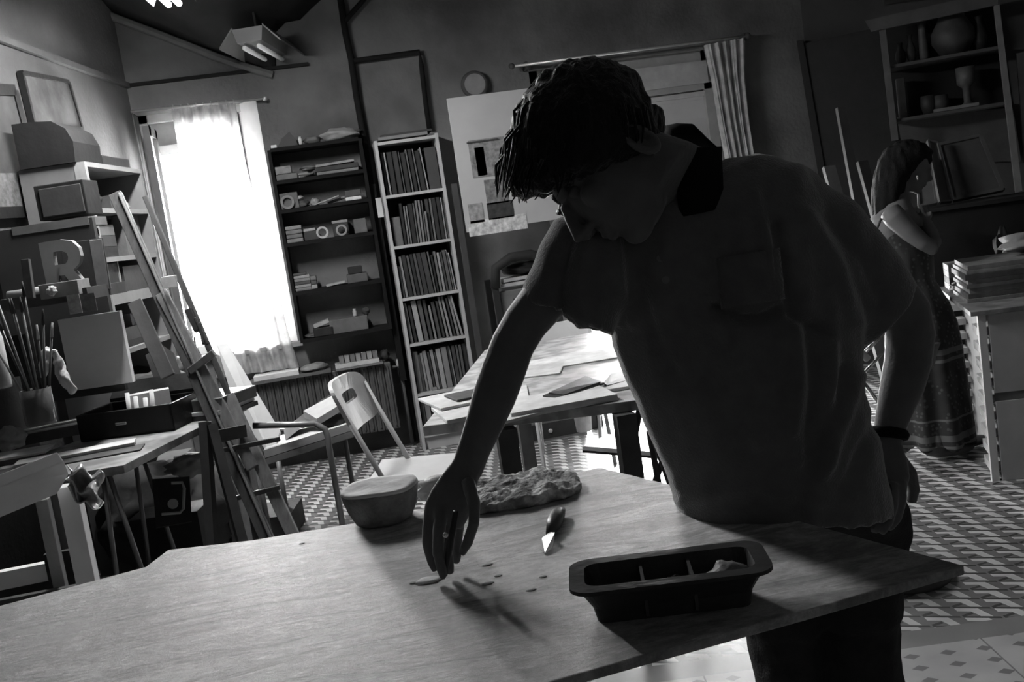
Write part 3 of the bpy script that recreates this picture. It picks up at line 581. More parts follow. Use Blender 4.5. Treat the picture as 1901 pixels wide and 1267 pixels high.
# pictures on the left wall
def frame_on_left(pts, bar_, fg, cg, label, th=.03, split=None):
    q = [LWp(x, y, .02) for x, y in pts]; c = sum(q, V()) / 4; t = thing('picture', V((c.x, c.y, min(p.z for p in q))), label, 'picture')
    o = MB(); cen = sum(q, V()) / 4
    for i in range(4):
        a, b = q[i], q[(i + 1) % 4]; o.bar(a, b, bar_, th, up=LWN.cross((b - a).normalized()) if False else LWN)
    o.build('frame', M(fg, .5, .2), t)
    MB().prism([cen + (p - cen) * .97 for p in q], LWN * .008).build('canvas', M(cg, .8, .35, 7, .1, var2=.4, sc2=4), t)
    if split: MB().prism([q[3].lerp(q[0], split) + LWN * .01, q[2].lerp(q[1], split) + LWN * .01, q[2] + LWN * .01 , q[3] + LWN * .01], LWN * .002).build('painted_foot', M(.07, .8, .6, 25, .1), t)
frame_on_left([(-130, 160), (24, 168), (82, 392), (-90, 400)], .05, .008, .035, 'large dark framed picture leaning at the upper left edge of the photo', split=.32)
frame_on_left([(38, 135), (124, 152), (150, 240), (62, 236)], .02, .012, .055, 'grey picture hanging on the left wall above the rounded case')
# dark pin board on the wall behind the desk with a shelf, letter and papers
m_ = cbox(12, 400, 205, 760, 4.2, .03); tag(m_.build('pin_board', M(.035, .8, .15, 5, .1)), 'dark grey board on the wall behind the desk', 'board')
tag(cbox(118, 575, 236, 730, 4.15, .03).build('blank_board', M(.75, .6, .08, 5, .05), bevel=.002), 'pale blank panel standing behind the brushes at the back of the desk', 'panel')
tag(cbox(17, 422, 54, 455, 4.17, .004).build('note_paper', M(.36, .8)), 'small pale square note pinned above the cardboard letter', 'note')
tag(cbox(-30, 556, 165, 562, 3.75, .4).build('shelf_plank', M(.06)), 'dark narrow shelf plank carrying the cardboard letter', 'plank')
def flat_on(px, py, d, yawdeg, poly, th, name, g, label, cat, hole=None, lean=0.0):
    """upright cut-out: poly in metres (x along the screen, z up)"""
    o = P(px, py, d); R = rot('Z', math.radians(yawdeg) - YAW) @ rot('X', lean)
    pts = [o + R @ V((a, 0, b)) for a, b in poly]
    if hole:
        n = len(poly); m_ = MB(); v = R @ V((0, th, 0)); hp = [o + R @ V((a, 0, b)) for a, b in hole]
        m_.loft([pts, hp, [p + v for p in hp], [p + v for p in pts], pts], cap=False); return tag(m_.build(name, M(g, .7, .1, 12, .05)), label, cat)
    return tag(MB().prism(pts, R @ V((0, th, 0))).build(name, M(g, .7, .15, 16, .05)), label, cat)
# letter R: outline and its round hole resampled to the same count
outl = [(0, 0), (0, .10), (0, .20), (0, .26), (.05, .262), (.10, .262), (.15, .25), (.178, .215), (.18, .175), (.165, .14), (.135, .118), (.17, .06), (.20, 0), (.14, 0), (.115, .05), (.09, .10), (.07, .10), (.055, .10), (.055, .05), (.055, 0)]
hole = [(.055, .15), (.055, .155), (.055, .17), (.055, .19), (.06, .21), (.08, .212), (.10, .21), (.118, .198), (.122, .18), (.118, .165), (.11, .155), (.105, .151), (.10, .15), (.095, .15), (.09, .15), (.085, .15), (.08, .15), (.075, .15), (.065, .15), (.06, .15)]
outl = [(a * .85, b * .85) for a, b in outl]; hole = [(a * .85, b * .85) for a, b in hole]
flat_on(92, 556, 3.9, 0, outl, .03, 'cardboard_letter', .24, 'large pale cardboard letter R standing on the dark shelf plank', 'letter', hole=hole)
def obox(px, py, d, w, dp, h, g, name, label, cat, yaw=0.0, shape='box', rough=.7, lean=0.0, bev=.002, metal=0, dz_=0):
    """box whose near bottom middle stands at the pixel at depth d"""
    o = P(px, py, d); R = rot('Z', -YAW + math.radians(yaw)) @ rot('X', lean); c = o + R @ V((0, dp / 2, h / 2)) + V((0, 0, dz_)); mt = M(g, rough, .2, 14, .12, metal=metal)
    if shape == 'box': m_ = MB().box(c, (w, dp, h), R)
    elif shape == 'heap': m_ = MB().ell(c, (w / 2, dp / 2, h / 2), R, nz=.4, seed=px, n=28, m=18)
    elif shape == 'roll': m_ = MB().tube([c - R @ V((w / 2, 0, 0)), c + R @ V((w / 2, 0, 0))], h / 2, 14)
    elif shape == 'cup': m_ = MB().lathe(o, ((w * .38, 0), (w * .5, h), (w * .46, h), (w * .34, .01)), 20)
    elif shape == 'jar': m_ = MB().lathe(o, ((w * .48, 0), (w * .5, .01), (w * .5, h), (w * .46, h), (w * .45, .012)), 20)
    return tag(m_.build(name, mt, smooth=shape in ('heap', 'roll', 'cup', 'jar'), bevel=bev if shape == 'box' else 0), label, cat)
obox(165, 540, 3.95, .17, .01, .20, .04, 'photo_print', 'dark photograph of a figure standing beside the cardboard letter', 'photo', lean=-.1)
obox(192, 538, 3.95, .05, .02, .20, .18, 'empty_picture', 'empty narrow pale frame standing to the right of the dark photograph', 'frame', lean=-.08)
obox(55, 555, 3.72, .01 + .02, .02, .15, .05, 'dark_wedge', 'dark slim wedge standing to the left of the cardboard letter', 'wedge', lean=-.15)
obox(60, 557, 3.74, .2, .10, .045, .25, 'paper_roll', 'pale paper roll lying on the dark shelf plank', 'roll', shape='roll', yaw=6)
obox(112, 552, 3.7, .14, .15, .055, .22, 'paper_stack', 'pale stack of loose papers before the cardboard letter', 'papers', yaw=6)
obox(94, 550, 3.66, .035, .035, .035, .4, 'plaster_ball', 'small white ball at the end of the paper roll', 'ball', shape='heap')
tag(cbox(126, 545, 150, 585, 3.7, .003).build('postcard', M(.34, .6, .5, 30, 0)), 'pale postcard with dark figures hanging below the shelf plank', 'postcard')
tag(cbox(150, 543, 178, 581, 3.72, .003).build('postcard', M(.13, .6, .5, 30, 0)), 'dark postcard hanging below the shelf plank beside the pale one', 'postcard')

# desk: board on a trestle and thin metal frame
A_ = Zp(229, 864, .74); B_ = Zp(458, 749, .74); C_ = Zp(133, 873, .74); dirn = (B_ - A_); L2 = V((-.74, .06, 0))
t = thing('desk', ((A_.x + B_.x) / 2 - .4, (A_.y + B_.y) / 2, 0), 'old paint-smeared wooden work desk at the left crowded with tools', 'desk')
top = [A_, B_, B_ + L2 * .65, A_ + L2]
MB().prism([p - V((0, 0, .03)) for p in top], (0, 0, .03)).build('desk_top', M(.26, .55, .35, 5, .15, var2=.5, sc2=7), t, bevel=.002)
ml = M(.16, .4, .1, metal=.5)
for q, w_ in ((A_ + V((-.06, .03, 0)), 1), (A_ + V((-.06, .55, 0)), 1)):
    m_ = MB(); m_.tube([q + V((-.02, 0, -.03)), q + V((-.06, 0, -.73))], .009, 8); m_.build('leg', ml, t, smooth=True)
    m_ = MB(); m_.tube([q + V((.0, 0, -.03)), q + V((.09, 0, -.73))], .009, 8); m_.build('leg', ml, t, smooth=True)
    MB().bar(q + V((-.07, 0, -.73)), q + V((.1, 0, -.73)), .03, .02).build('foot_bar', M(.4, .4), t)
for a, b in (((380, 790), (394, 1006)), ((392, 795), (446, 992))):
    p = P(a[0], a[1] - 6, 3.95); q = P(b[0], b[1], 3.9); e = p + (q - p) * ((p.z) / max(.01, p.z - q.z)); MB().bar(p, e, .036, .036).build('timber_leg', M(.05, .7), t)
MB().bar(P(383, 815, 3.95), P(455, 800, 4.1), .02, .05).build('brace', M(.05), t)

# easel with two long masts
t = thing('studio_easel', V((-.55, 4.6, 0)), 'tall leaning wooden studio easel between the desk and the bright window', 'easel')
em = M(.06, .5, .3, 6, .15, stretch=(6, 6, 1)); eml = M(.13, .5, .3, 6, .15, stretch=(6, 6, 1))
def beam(a, da, b, db, w_, h_, mt, nm='mast', up=(0, 1, 0)):
    k_ = lambda d: 4.0 + (d - 4.05) * .32
    p, q = P(*a, k_(da)), P(*b, k_(db))
    if b[1] > 940: q = p + (q - p) * (p.z / (p.z - q.z))
    if q.z < 0: q = p + (q - p) * (p.z / (p.z - q.z))
    return MB().bar(p, q, w_, h_, up=up).build(nm, mt, t, bevel=.003)
beam((214, 360), 5.1, (492, 992), 4.1, .055, .03, em); beam((222, 360), 5.05, (500, 992), 4.05, .01, .035, eml, 'mast_edge')
beam((270, 366), 5.2, (432, 752), 4.6, .022, .03, M(.04, .5), 'slider_rail'); beam((424, 735), 4.6, (540, 985), 4.15, .05, .035, eml)
beam((300, 545), 4.75, (470, 870), 4.3, .05, .03, eml); beam((318, 600), 4.7, (352, 670), 4.6, .02, .02, M(.03), 'rod')
beam((250, 560), 4.9, (312, 700), 4.7, .06, .02, M(.07, .6), 'upright')
beam((352, 690), 4.5, (398, 655), 4.45, .025, .03, eml, 'ledge', up=(0, 0, 1)); beam((350, 575), 4.75, (368, 615), 4.7, .03, .03, blk, 'clamp'); beam((362, 590), 4.7, (386, 640), 4.6, .012, .012, blk, 'clamp')
beam((370, 600), 4.68, (378, 640), 4.6, .012, .012, blk, 'clamp')
beam((395, 840), 4.3, (520, 815), 4.3, .015, .02, em, 'cross_bar', up=(0, 0, 1)); beam((420, 930), 4.2, (520, 905), 4.2, .015, .02, em, 'cross_bar', up=(0, 0, 1))
beam((455, 870), 4.35, (470, 960), 4.25, .03, .03, em, 'strut')
o = obox(316, 535, 4.17, .06, .02, .05, .6, 'white_tag', 'small white crumpled tag hanging on the easel before the window', 'tag')
# planks and a pale canvas leaning behind the easel
def quad(pts, th, name, mt, label, cat, bevel=0.0):
    q = [P(*p) for p in pts]; n = (q[1] - q[0]).cross(q[2] - q[0]).normalized()
    return tag(MB().prism(q, n * th).build(name, mt, bevel=bevel), label, cat)
quad([(402, 640, 4.75), (422, 638, 4.75), (520, 800, 4.5), (505, 850, 4.45), (440, 770, 4.6)], .02, 'canvas_board', M(.40, .7, .15, 5, .05), 'pale slanting board leaning behind the easel above the metal chair', 'board')
quad([(270, 660, 4.6), (300, 640, 4.6), (322, 705, 4.5), (290, 715, 4.5)], .1, 'dark_bag', M(.03), 'dark bag hanging at the far end of the desk', 'bag')

# things on the desk (z .74)
def ond(px, py, w, dp, h, g, name, label, cat, yaw=0, shape='box', lift=0.0, **k):
    q = Zp(px, py, .7402); d = (q - O).dot(FWD)
    return obox(px, py, d, w, dp, h, g, name, label, cat, yaw=yaw, shape=shape, dz_=lift, **k)
t = thing('paint_box', Zp(235, 830, .74), 'open black paint box lying across the desk', 'box')
q = Zp(150, 822, .741); q2 = Zp(325, 800, .741); ax = (q2 - q); ax.z = 0; wl = ax.length; ax.normalize(); ay = V((-ax.y, ax.x, 0)); bm_ = M(.014, .45, .2)
def pb(a0, a1, b0, b1, z0, z1, nm, mt, par): return MB().prism([q + ax * a0 + ay * b0 + V((0, 0, z0)), q + ax * a1 + ay * b0 + V((0, 0, z0)), q + ax * a1 + ay * b1 + V((0, 0, z0)), q + ax * a0 + ay * b1 + V((0, 0, z0))], (0, 0, z1 - z0)).build(nm, mt, par, bevel=.003)
pb(0, wl, 0, .012, 0, .11, 'side', bm_, t); pb(0, wl, .27, .282, 0, .11, 'side', bm_, t); pb(0, .012, 0, .28, 0, .11, 'side', bm_, t); pb(wl - .012, wl, 0, .28, 0, .11, 'side', bm_, t); pb(0, wl, 0, .28, 0, .012, 'base', bm_, t)
pb(wl * .4, wl * .52, -.006, .0, .05, .062, 'handle', M(.35, .3, metal=.8), t)
m_ = MB(); m_.prism([q + ay * .28 + V((0, 0, .11)), q + ax * wl + ay * .28 + V((0, 0, .11)), q + ax * wl + ay * .36 + V((0, 0, .17)), q + ay * .36 + V((0, 0, .17))], V((0, 0, .015))); m_.build('lid', bm_, t)
for k, (a, h) in enumerate(((.42, .15), (.50, .13), (.60, .12), (.68, .15))):
    c = q + ax * wl * a + ay * .1 + V((0, 0, .013)); o = MB().tube([c, c + V((.01, 0, h))], .009, 8).build('paint_tube', M(.6, .4), smooth=True); tag(o, ORD[k] + ' white tube from the left standing in the open black paint box', 'paint tube', 'tubes in the paint box')
o = MB().box(q + ax * wl * .55 + ay * .2 + V((0, 0, .08)), (.16, .07, .13), rot('Z', .2)).build('paint_packet', M(.4, .6)); tag(o, 'pale packet standing at the back of the open black paint box', 'packet')
ond(275, 760, .40, .18, .17, .06, 'fabric_bag', 'dark slumped fabric bag lying behind the open paint box on the desk', 'bag', shape='heap')
ond(245, 745, .28, .18, .16, .04, 'black_cloth', 'black crumpled cloth piled at the back of the desk', 'cloth', shape='heap')
ond(330, 728, .26, .2, .17, .07, 'grey_cloth', 'dark grey crumpled cloth at the far right of the desk', 'cloth', shape='heap')
ond(372, 782, .20, .27, .02, .05, 'book', 'dark book lying lowest of the stack at the right end of the desk', 'book', yaw=-22)
ond(372, 782, .20, .27, .016, .5, 'book', 'pale book lying second in the stack at the right end of the desk', 'book', yaw=-18, lift=.0205)
ond(380, 780, .19, .26, .045, .08, 'book', 'thick grey book lying third in the stack at the right end of the desk', 'book', yaw=-20, lift=.037)
ond(380, 780, .19, .26, .004, .55, 'paper_sheet', 'white sheet topmost on the book stack at the right end of the desk', 'paper', yaw=-20, lift=.0825, bev=0)
ond(185, 745, .12, .1, .05, .45, 'folded_paper', 'small white folded paper at the back of the desk before the pale panel', 'paper', shape='heap')
# drawer tray and cups at the left
ond(95, 818, .50, .22, .045, .05, 'drawer_tray', 'dark tray with a pale rim at the left of the desk', 'tray', yaw=22)
ond(100, 812, .46, .015, .01, .3, 'tray_rim', 'pale wooden strip lying along the rim of the dark tray', 'strip', yaw=22, lift=.046)
ond(40, 808, .085, .085, .10, .22, 'paint_cup', 'grey cup standing on the left of the desk beside the brushes', 'cup', shape='cup', lift=.046)
ond(6, 812, .09, .09, .10, .38, 'paint_cup', 'pale cup cut by the left edge of the photo', 'cup', shape='cup', lift=.02)
g_ = obox(78, 787, 3.35, .10, .1, .12, .10, 'brush_jar', 'glass jar full of upright brushes at the left of the desk', 'jar', shape='jar', rough=.1)
jc = P(78, 787, 3.35)
for k in range(11):
    a = k * 2.4; r = .03; b = jc + V((r * .5 * math.cos(a), r * .5 * math.sin(a) + .02, .012)); e = jc + V((r * 1.9 * math.cos(a) * (1 + .4 * (k % 3)) - .02, r * math.sin(a) + .02, .28 + .05 * (k % 4)))
    bt = thing('paint_brush', b, '%s brush%s in the glass jar, %s in its ring' % (('dark', 'grey', 'mid grey')[k % 3], ' with a pale tip' if k % 4 == 0 else '', ORD[k]), 'brush', 'brushes in the glass jar')
    MB().tube([b, e], .004, 7).build('handle', M((.05, .25, .12)[k % 3], .4), bt, smooth=True); MB().tube([e, e + (e - b).normalized() * .05], [.006, .003], 7).build('bristles', M(.04 + .3 * (k % 4 == 0)), bt, smooth=True)
# a bent shiny tube lamp / clear plastic bag: crumpled glossy plastic
pl = M(.45, .12, .4, 12, .8, spec=.9)
pts = [P(78, 700, 3.4), P(82, 665, 3.4), P(92, 648, 3.42), P(104, 655, 3.42), P(110, 685, 3.42), P(122, 712, 3.4), P(140, 726, 3.4)]
o = MB().tube(pts, [.02, .022, .02, .022, .03, .035, .02], 12, .6); o = o.build('plastic_wrap', pl); bake(o, [('SUBSURF', dict(levels=2))], lambda c, n: c + n * noise.noise(c * 40) * .012); tag(o, 'shiny crumpled clear plastic curling beside the brushes at the left of the desk', 'plastic')
obox(10, 720, 3.5, .05, .05, .20, .3, 'metal_bottle', 'shiny bottle at the left edge of the desk', 'bottle', shape='jar', rough=.12)
obox(30, 700, 3.9, .12, .02, .16, .015, 'dark_print', 'black print leaning at the back of the desk', 'print'); obox(8, 690, 3.9, .09, .02, .12, .02, 'dark_print', 'small black print at the left edge leaning at the back of the desk', 'print')
# papers along the near side
ond(95, 868, .62, .12, .006, .05, 'dark_folder', 'dark folder lying at the near side of the desk', 'folder', yaw=12)
ond(140, 852, .42, .10, .012, .45, 'paper_pad', 'long white paper pad lying at the near side of the desk', 'pad', yaw=16, lift=.007)
ond(30, 862, .22, .16, .010, .5, 'paper_pad', 'white paper pad at the left end of the desk', 'pad', yaw=10, lift=.02)
ond(12, 850, .12, .1, .09, .32, 'cloth_wad', 'pale crumpled cloth wad at the left edge of the desk', 'cloth', shape='heap', lift=.02)
# under the desk
q = Zp(300, 1080, 0); obox(300, 1080, (q - O).dot(FWD), .6, .35, .50, .05, 'cloth_sack', 'large dark sack slumped on the floor under the desk', 'sack', shape='heap')
q = Zp(375, 1035, 0); obox(375, 1035, (q - O).dot(FWD), .4, .3, .40, .09, 'cloth_sack', 'grey sack behind the trestle leg under the desk', 'sack', shape='heap')
obox(345, 892, 4.35, .2, .15, .10, .24, 'cloth_bundle', 'pale bundle on the sacks under the desk', 'bundle', shape='heap')
q = Zp(330, 1110, 0); obox(330, 1110, (q - O).dot(FWD), .3, .2, .36, .03, 'cardboard_box', 'dark cardboard box on the floor under the desk below the poster', 'box')
t = thing('poster_board', P(325, 975, 3.52), 'dark poster with a pale rounded outline leaning under the desk', 'poster')
qq = [P(282, 890, 3.95), P(352, 885, 4.0), P(356, 968, 3.9), P(290, 980, 3.85)]; nn = (qq[1] - qq[0]).cross(qq[2] - qq[0]).normalized()
if nn.dot(FWD) < 0: nn = -nn
MB().prism(qq, nn * .01).build('board', M(.025), t)
pp = [P(318, 902, 3.95), P(338, 901, 3.96), P(342, 912, 3.95), P(340, 950, 3.9), P(334, 957, 3.9), P(300, 960, 3.88)]
MB().tube([p - nn * .022 for p in pp], .006, 6).build('outline', M(.26), t); MB().lathe(P(321, 940, 3.9) - nn * .02, ((.02, -.004), (.02, .004)), 14, tuple(nn)).build('dot', M(.3), t)
q = Zp(455, 1028, 0); obox(455, 1028, (q - O).dot(FWD), .1, .3, .45, .3, 'canvas_pile', 'pale canvases stacked on edge behind the easel legs', 'canvas')
q = Zp(480, 1010, 0); obox(480, 1010, (q - O).dot(FWD), .35, .3, .12, .06, 'floor_crate', 'dark crate on the floor behind the easel', 'crate')

# low white table at the lower left edge
wt = M(.85, .55, .08, 7, .08); d0 = 2.35
t = thing('rack_frame', V((-.95, 2.2, 0)), 'white painted open wooden frame at the lower left corner holding a dark panel', 'frame')
def wq(pts, th, nm, mt, ds):
    q = [P(x, y, d) for (x, y), d in zip(pts, ds)]; n = (q[1] - q[0]).cross(q[2] - q[0]).normalized(); n = n if n.dot(FWD) > 0 else -n
    return MB().prism(q, n * th).build(nm, mt, t, bevel=.002)
wq([(-120, 962), (0, 905), (119, 857), (128, 880), (106, 918), (0, 962), (-120, 1010)], .03, 'apron', wt, [2.15, 2.25, 2.38, 2.38, 2.36, 2.25, 2.15])
def vert(px, py, d, w_, dp, nm, mt):
    p = P(px, py, d); MB().span((p.x - w_ / 2, p.y, 0), (p.x + w_ / 2, p.y + dp, p.z)).build(nm, mt, t, bevel=.002)
vert(122, 905, 2.40, .045, .045, 'leg', wt); vert(76, 930, 2.55, .03, .03, 'leg', M(.18)); vert(-100, 990, 2.2, .045, .045, 'leg', wt)
p = P(60, 950, 2.75); MB().bar((p.x - .35, p.y, .60), (p.x + .12, p.y + .02, .60), .03, .05).build('back_rail', wt, t)
p = P(20, 980, 2.5); MB().span((p.x - .35, p.y, .02), (p.x + .17, p.y + .02, .62)).build('dark_panel', M(.045, .7), t)
p = P(105, 940, 2.72); MB().span((p.x - .06, p.y, .0), (p.x + .05, p.y + .02, .66)).build('dark_panel', blk, t)
o = MB().grid(lambda u, v: P(125 + 62 * u + 6 * math.sin(v * 9), 862 + 18 * u + 70 * v * (1 - .5 * abs(u - .6)) + 8 * math.sin(u * 11 + v * 5), 2.36 - .05 * math.sin(u * 7 + v * 3) - .03 * math.sin(v * 13)), 26, 26).build('plastic_sheet', M(.5, .2, .3, 10, .4, spec=.8), smooth=True)
bake(o, [('SOLIDIFY', dict(thickness=.003))]); tag(o, 'crumpled pale plastic sheet hanging over the corner of the white wooden frame', 'plastic sheet')
# ================================================ foreground work table and what lies on it
TZ = .86
bd = bpy.data.materials.new('clay_dusted_board'); bd.use_nodes = True
def board_mat(mt):
    nt = mt.node_tree; N = nt.nodes; L = nt.links; b = N['Principled BSDF']; tc = N.new('ShaderNodeTexCoord')
    def nz(sc, det, stretch=None, rough=.6, dist=0):
        n = N.new('ShaderNodeTexNoise'); n.inputs['Scale'].default_value = sc; n.inputs['Detail'].default_value = det; n.inputs['Roughness'].default_value = rough; n.inputs['Distortion'].default_value = dist
        mp = N.new('ShaderNodeMapping'); L.new(tc.outputs['Object'], mp.inputs[0]); mp.inputs['Scale'].default_value = stretch or (1, 1, 1); mp.inputs['Rotation'].default_value = (0, 0, -.35); L.new(mp.outputs[0], n.inputs['Vector']); return n.outputs['Fac']
    def rng(x, a, c, d, e):
        r = N.new('ShaderNodeMapRange'); r.inputs['From Min'].default_value = a; r.inputs['From Max'].default_value = c; r.inputs['To Min'].default_value = d; r.inputs['To Max'].default_value = e; L.new(x, r.inputs[0]); return r.outputs[0]
    def mul(a, c): m_ = N.new('ShaderNodeMath'); m_.operation = 'MULTIPLY'; L.new(a, m_.inputs[0]); L.new(c, m_.inputs[1]); return m_.outputs[0]
    A = rng(nz(4, 10, (1, 3.6, 1), .72, .9), .42, .56, .42, 1.0); B = rng(nz(1.6, 6, None, .6, .4), .42, .58, .55, 1.0); C = rng(nz(42, 10, (1, 1.6, 1), .85), .38, .6, .55, 1.05); D = rng(nz(9, 3, (1, 7, 1)), .62, .7, 1.0, 1.15)
    c = mul(mul(A, B), mul(C, D)); k = N.new('ShaderNodeMath'); k.operation = 'MULTIPLY'; k.inputs[1].default_value = 1.1; L.new(c, k.inputs[0]); L.new(k.outputs[0], b.inputs['Base Color'])
    b.inputs['Roughness'].default_value = .5; b.inputs['Specular IOR Level'].default_value = .8
    bp = N.new('ShaderNodeBump'); bp.inputs['Strength'].default_value = .6; bp.inputs['Distance'].default_value = .005; L.new(c, bp.inputs['Height']); L.new(bp.outputs[0], b.inputs['Normal'])
board_mat(bd)
PB = [(-120, 1158), (0, 1125), (270, 1053), (312, 1021), (470, 1003), (660, 971), (900, 922), (1113, 868), (1265, 905), (1500, 972), (1790, 1050), (1500, 1133), (1200, 1216), (1020, 1267)]
pb_ = [Zp(x, y, TZ) for x, y in PB]; dnear = (pb_[-1] - pb_[-4]).normalized(); pb_ += [pb_[-1] + dnear * .9, pb_[0] + V((-.25, -.55, 0))]
t = thing('work_table', (0, 1.45, 0), 'large clay-smeared work board on trestles filling the foreground under the man', 'table')
MB().prism([p - V((0, 0, .013)) for p in pb_], (0, 0, .013)).build('table_top', bd, t, bevel=.002)
for cx, cy in ((-.55, 1.4), (-.02, 1.4)):
    for s in (-1, 1):
        MB().bar((cx - .0, cy + s * .28, TZ - .07), (cx + .12, cy + s * .30, 0), .04, .06).build('trestle_leg', wood, t); MB().bar((cx - .0, cy + s * .28, TZ - .07), (cx - .12, cy + s * .30, 0), .04, .06).build('trestle_leg', wood, t)
    MB().bar((cx, cy - .34, TZ - .05), (cx, cy + .34, TZ - .05), .05, .055).build('trestle_beam', wood, t)
# clay covered bowl
c = Zp(717, 984, TZ); clay = M(.30, .8, .3, 30, .9, var2=.4, sc2=6)
Rb = .135; c += V((.0, .065, 0)); t = thing('plaster_bowl', c, 'rough dark plaster bowl with a pale rim standing on the work table', 'bowl')
prof = [(.046, 0), (.054, .004), (.063, .024), (.069, .046), (.072, .062)]
def rough_lathe(prof, amp, sx=1.0, tilt=0.0):
    m_ = MB(); rings = []
    for r, z in prof:
        rings.append([c + V((math.cos(a) * r * sx * (1 + amp * noise.noise(V((math.cos(a) * 2, math.sin(a) * 2, z * 9)))), math.sin(a) * r * (1 + amp * noise.noise(V((math.cos(a) * 2, math.sin(a) * 2, z * 9 + 3)))), z + .0015 * math.sin(a * 3 + 1) * (z > .05))) for a in [2 * PI * k / 48 for k in range(48)]])
    return m_.loft(rings)
rough_lathe(prof + [(.067, .066)], .05).build('shell', clay, t, smooth=True)
rough_lathe([(.072, .0625), (.069, .068), (.06, .0675), (.03, .067)], .05).build('plaster_fill', M(.70, .8, .15, 20, .3), t, smooth=True)
# white plaster cup shape next to it
obox(812, 940, 1.93, .08, .06, .05, .75, 'plaster_block', 'white plaster lump between the bowl and the working hand', 'plaster', shape='heap')
# slab of clay
SL = [(850, 940), (882, 960), (1000, 941), (1070, 921), (1083, 908), (1070, 893), (1010, 888), (960, 895), (880, 915)]
sp = [Zp(x, y, TZ) for x, y in SL]; mid = sum(sp, V()) / len(sp)
m_ = MB(); rings = []
dense = []
for i in range(len(sp)):
    for k in range(7): dense.append(sp[i].lerp(sp[(i + 1) % len(sp)], k / 7))
for sc_, z in ((.97, .0), (1.0, .006), (1.0, .015), (.95, .021), (.75, .023), (.5, .026), (.25, .024)):
    rings.append([mid + (p - mid) * sc_ + V((0, 0, z + (.008 * noise.noise(p * 30 + V((0, 0, sc_ * 9))) if z > .02 else 0))) + V((.008 * noise.noise(p * 40), .008 * noise.noise(p * 40 + V((5, 5, 5))), 0)) for p in dense])
tag(bake(m_.loft(rings).build('clay_slab', M(.60, .8, .4, 45, .8, var2=.6, sc2=22), smooth=True), [('REMESH', dict(mode='VOXEL', voxel_size=.0035))], lambda c, n: c + n * (.007 * noise.noise(c * 38) + .004 * noise.noise(c * 95)) * (1 if n.z > .2 else .3)), 'knobbly pale clay slab with a broken edge lying behind the knife on the work table', 'clay')
# knife
a, b_, e = Zp(1036, 955, TZ + .012), Zp(1021, 990, TZ + .01), Zp(1012, 1028, TZ + .003)
t = thing('palette_knife', b_, 'small palette knife with a bright blade lying on the work table', 'knife')
MB().tube([a + V((.012, .02, 0)), a, a.lerp(b_, .5), b_], [.006, .0125, .013, .007], 12).build('handle', M(.10, .4), t, smooth=True)
dv = (e - b_).normalized(); sv = dv.cross(V((0, 0, 1))); zu = V((0, 0, .007)); bl = [b_, b_ + dv * .02 + sv * .011, b_.lerp(e, .8) + sv * .010, e, b_.lerp(e, .8) - sv * .010, b_ + dv * .02 - sv * .011]; bl = [q + zu * (1 if (q - b_).dot(RT) > 0.004 else 0) for q in bl]
bm2 = M(.95, .38, 0, 5, 0, metal=1.0); MB().prism(bl, (0, 0, .0015)).build('blade', bm2, t)
# crumbs of plaster
for k, (x, y, g, s) in enumerate(((795, 1080, .95, .016), (986, 1096, .5, .006), (771, 1083, .4, .006), (925, 1070, .4, .005), (1008, 1072, .35, .005), (905, 1085, .3, .007), (560, 1010, .3, .004), (905, 1050, .3, .006))):
    q = Zp(x, y, TZ); o = MB().ell(q + V((0, 0, s * .10)), (s * 1.3, s * .8, s * .22), nz=.4, seed=k, n=12, m=8).build('plaster_crumb', M(g, .8), smooth=True)
    tag(o, ('white plaster flake under the working hand', 'tiny pale plaster crumb left of the plastic tray', 'small plaster crumb left of the white flake under the hand', 'plaster crumb between the hand and the knife', 'plaster crumb just below the knife tip', 'flat plaster crumb in the shadow right of the hand', 'tiny plaster crumb far left before the bowl', 'plaster crumb nearest the right side of the fingers')[k], 'crumb', 'plaster crumbs on the table')
# plastic tray with compartments
TC = [Zp(x, y, TZ) for x, y in ((1085, 1143), (1395, 1098), (1440, 1050), (1120, 1078))]
c0 = Zp(1090, 1157, TZ); ux_ = (Zp(1416, 1119, TZ) - c0); Lx = ux_.length; ux_.normalize(); uy_ = V((-ux_.y, ux_.x, 0)); c0 -= uy_ * .022; Wy = .088; Ht = .054
t = thing('plastic_tray', c0 + ux_ * Lx / 2 + uy_ * Wy / 2, 'dark plastic tray with three compartments standing on the work table', 'tray'); tm = M(.055, .4, .25, 20, .1)
def rr(w_, l_, r, z, off=0.0):
    out = []
    for cx, cy, a0 in ((w_ - r, l_ - r, 0), (r, l_ - r, 90), (r, r, 180), (w_ - r, r, 270)):
        for k in range(6): a = math.radians(a0 + k * 18); out.append(c0 + ux_ * (cx + off + r * math.cos(a)) + uy_ * (cy + off + r * math.sin(a)) + V((0, 0, z)))
    return out
def ring(ins, z, r=.02): return rr(Lx - 2 * ins, Wy - 2 * ins, max(.004, r - ins * .5), z, ins)
MB().loft([ring(.014, 0), ring(.010, .02), ring(-.006, Ht - .006), ring(-.016, Ht - .005), ring(-.016, Ht), ring(.004, Ht), ring(.010, .03), ring(.016, .006)], True).build('shell', tm, t, smooth=False)
for k, fx in enumerate((.34, .62)):
    p = c0 + ux_ * Lx * fx + V((0, 0, .005)); MB().prism([p + uy_ * .008, p + uy_ * (Wy - .008), p + uy_ * (Wy - .004) + V((0, 0, Ht - .012)), p + uy_ * .004 + V((0, 0, Ht - .012))], ux_ * .004).build('divider', M(.10, .4), t)
def intray(fx, fy, s, g, nm, lb, cat, k):
    p = c0 + ux_ * Lx * fx + uy_ * Wy * fy + V((0, 0, .008 + s[2] * .8)); o = MB().ell(p, s, nz=.4, seed=k).build(nm, M(g, .5, .3, 20, .3), smooth=True); tag(o, lb, cat)
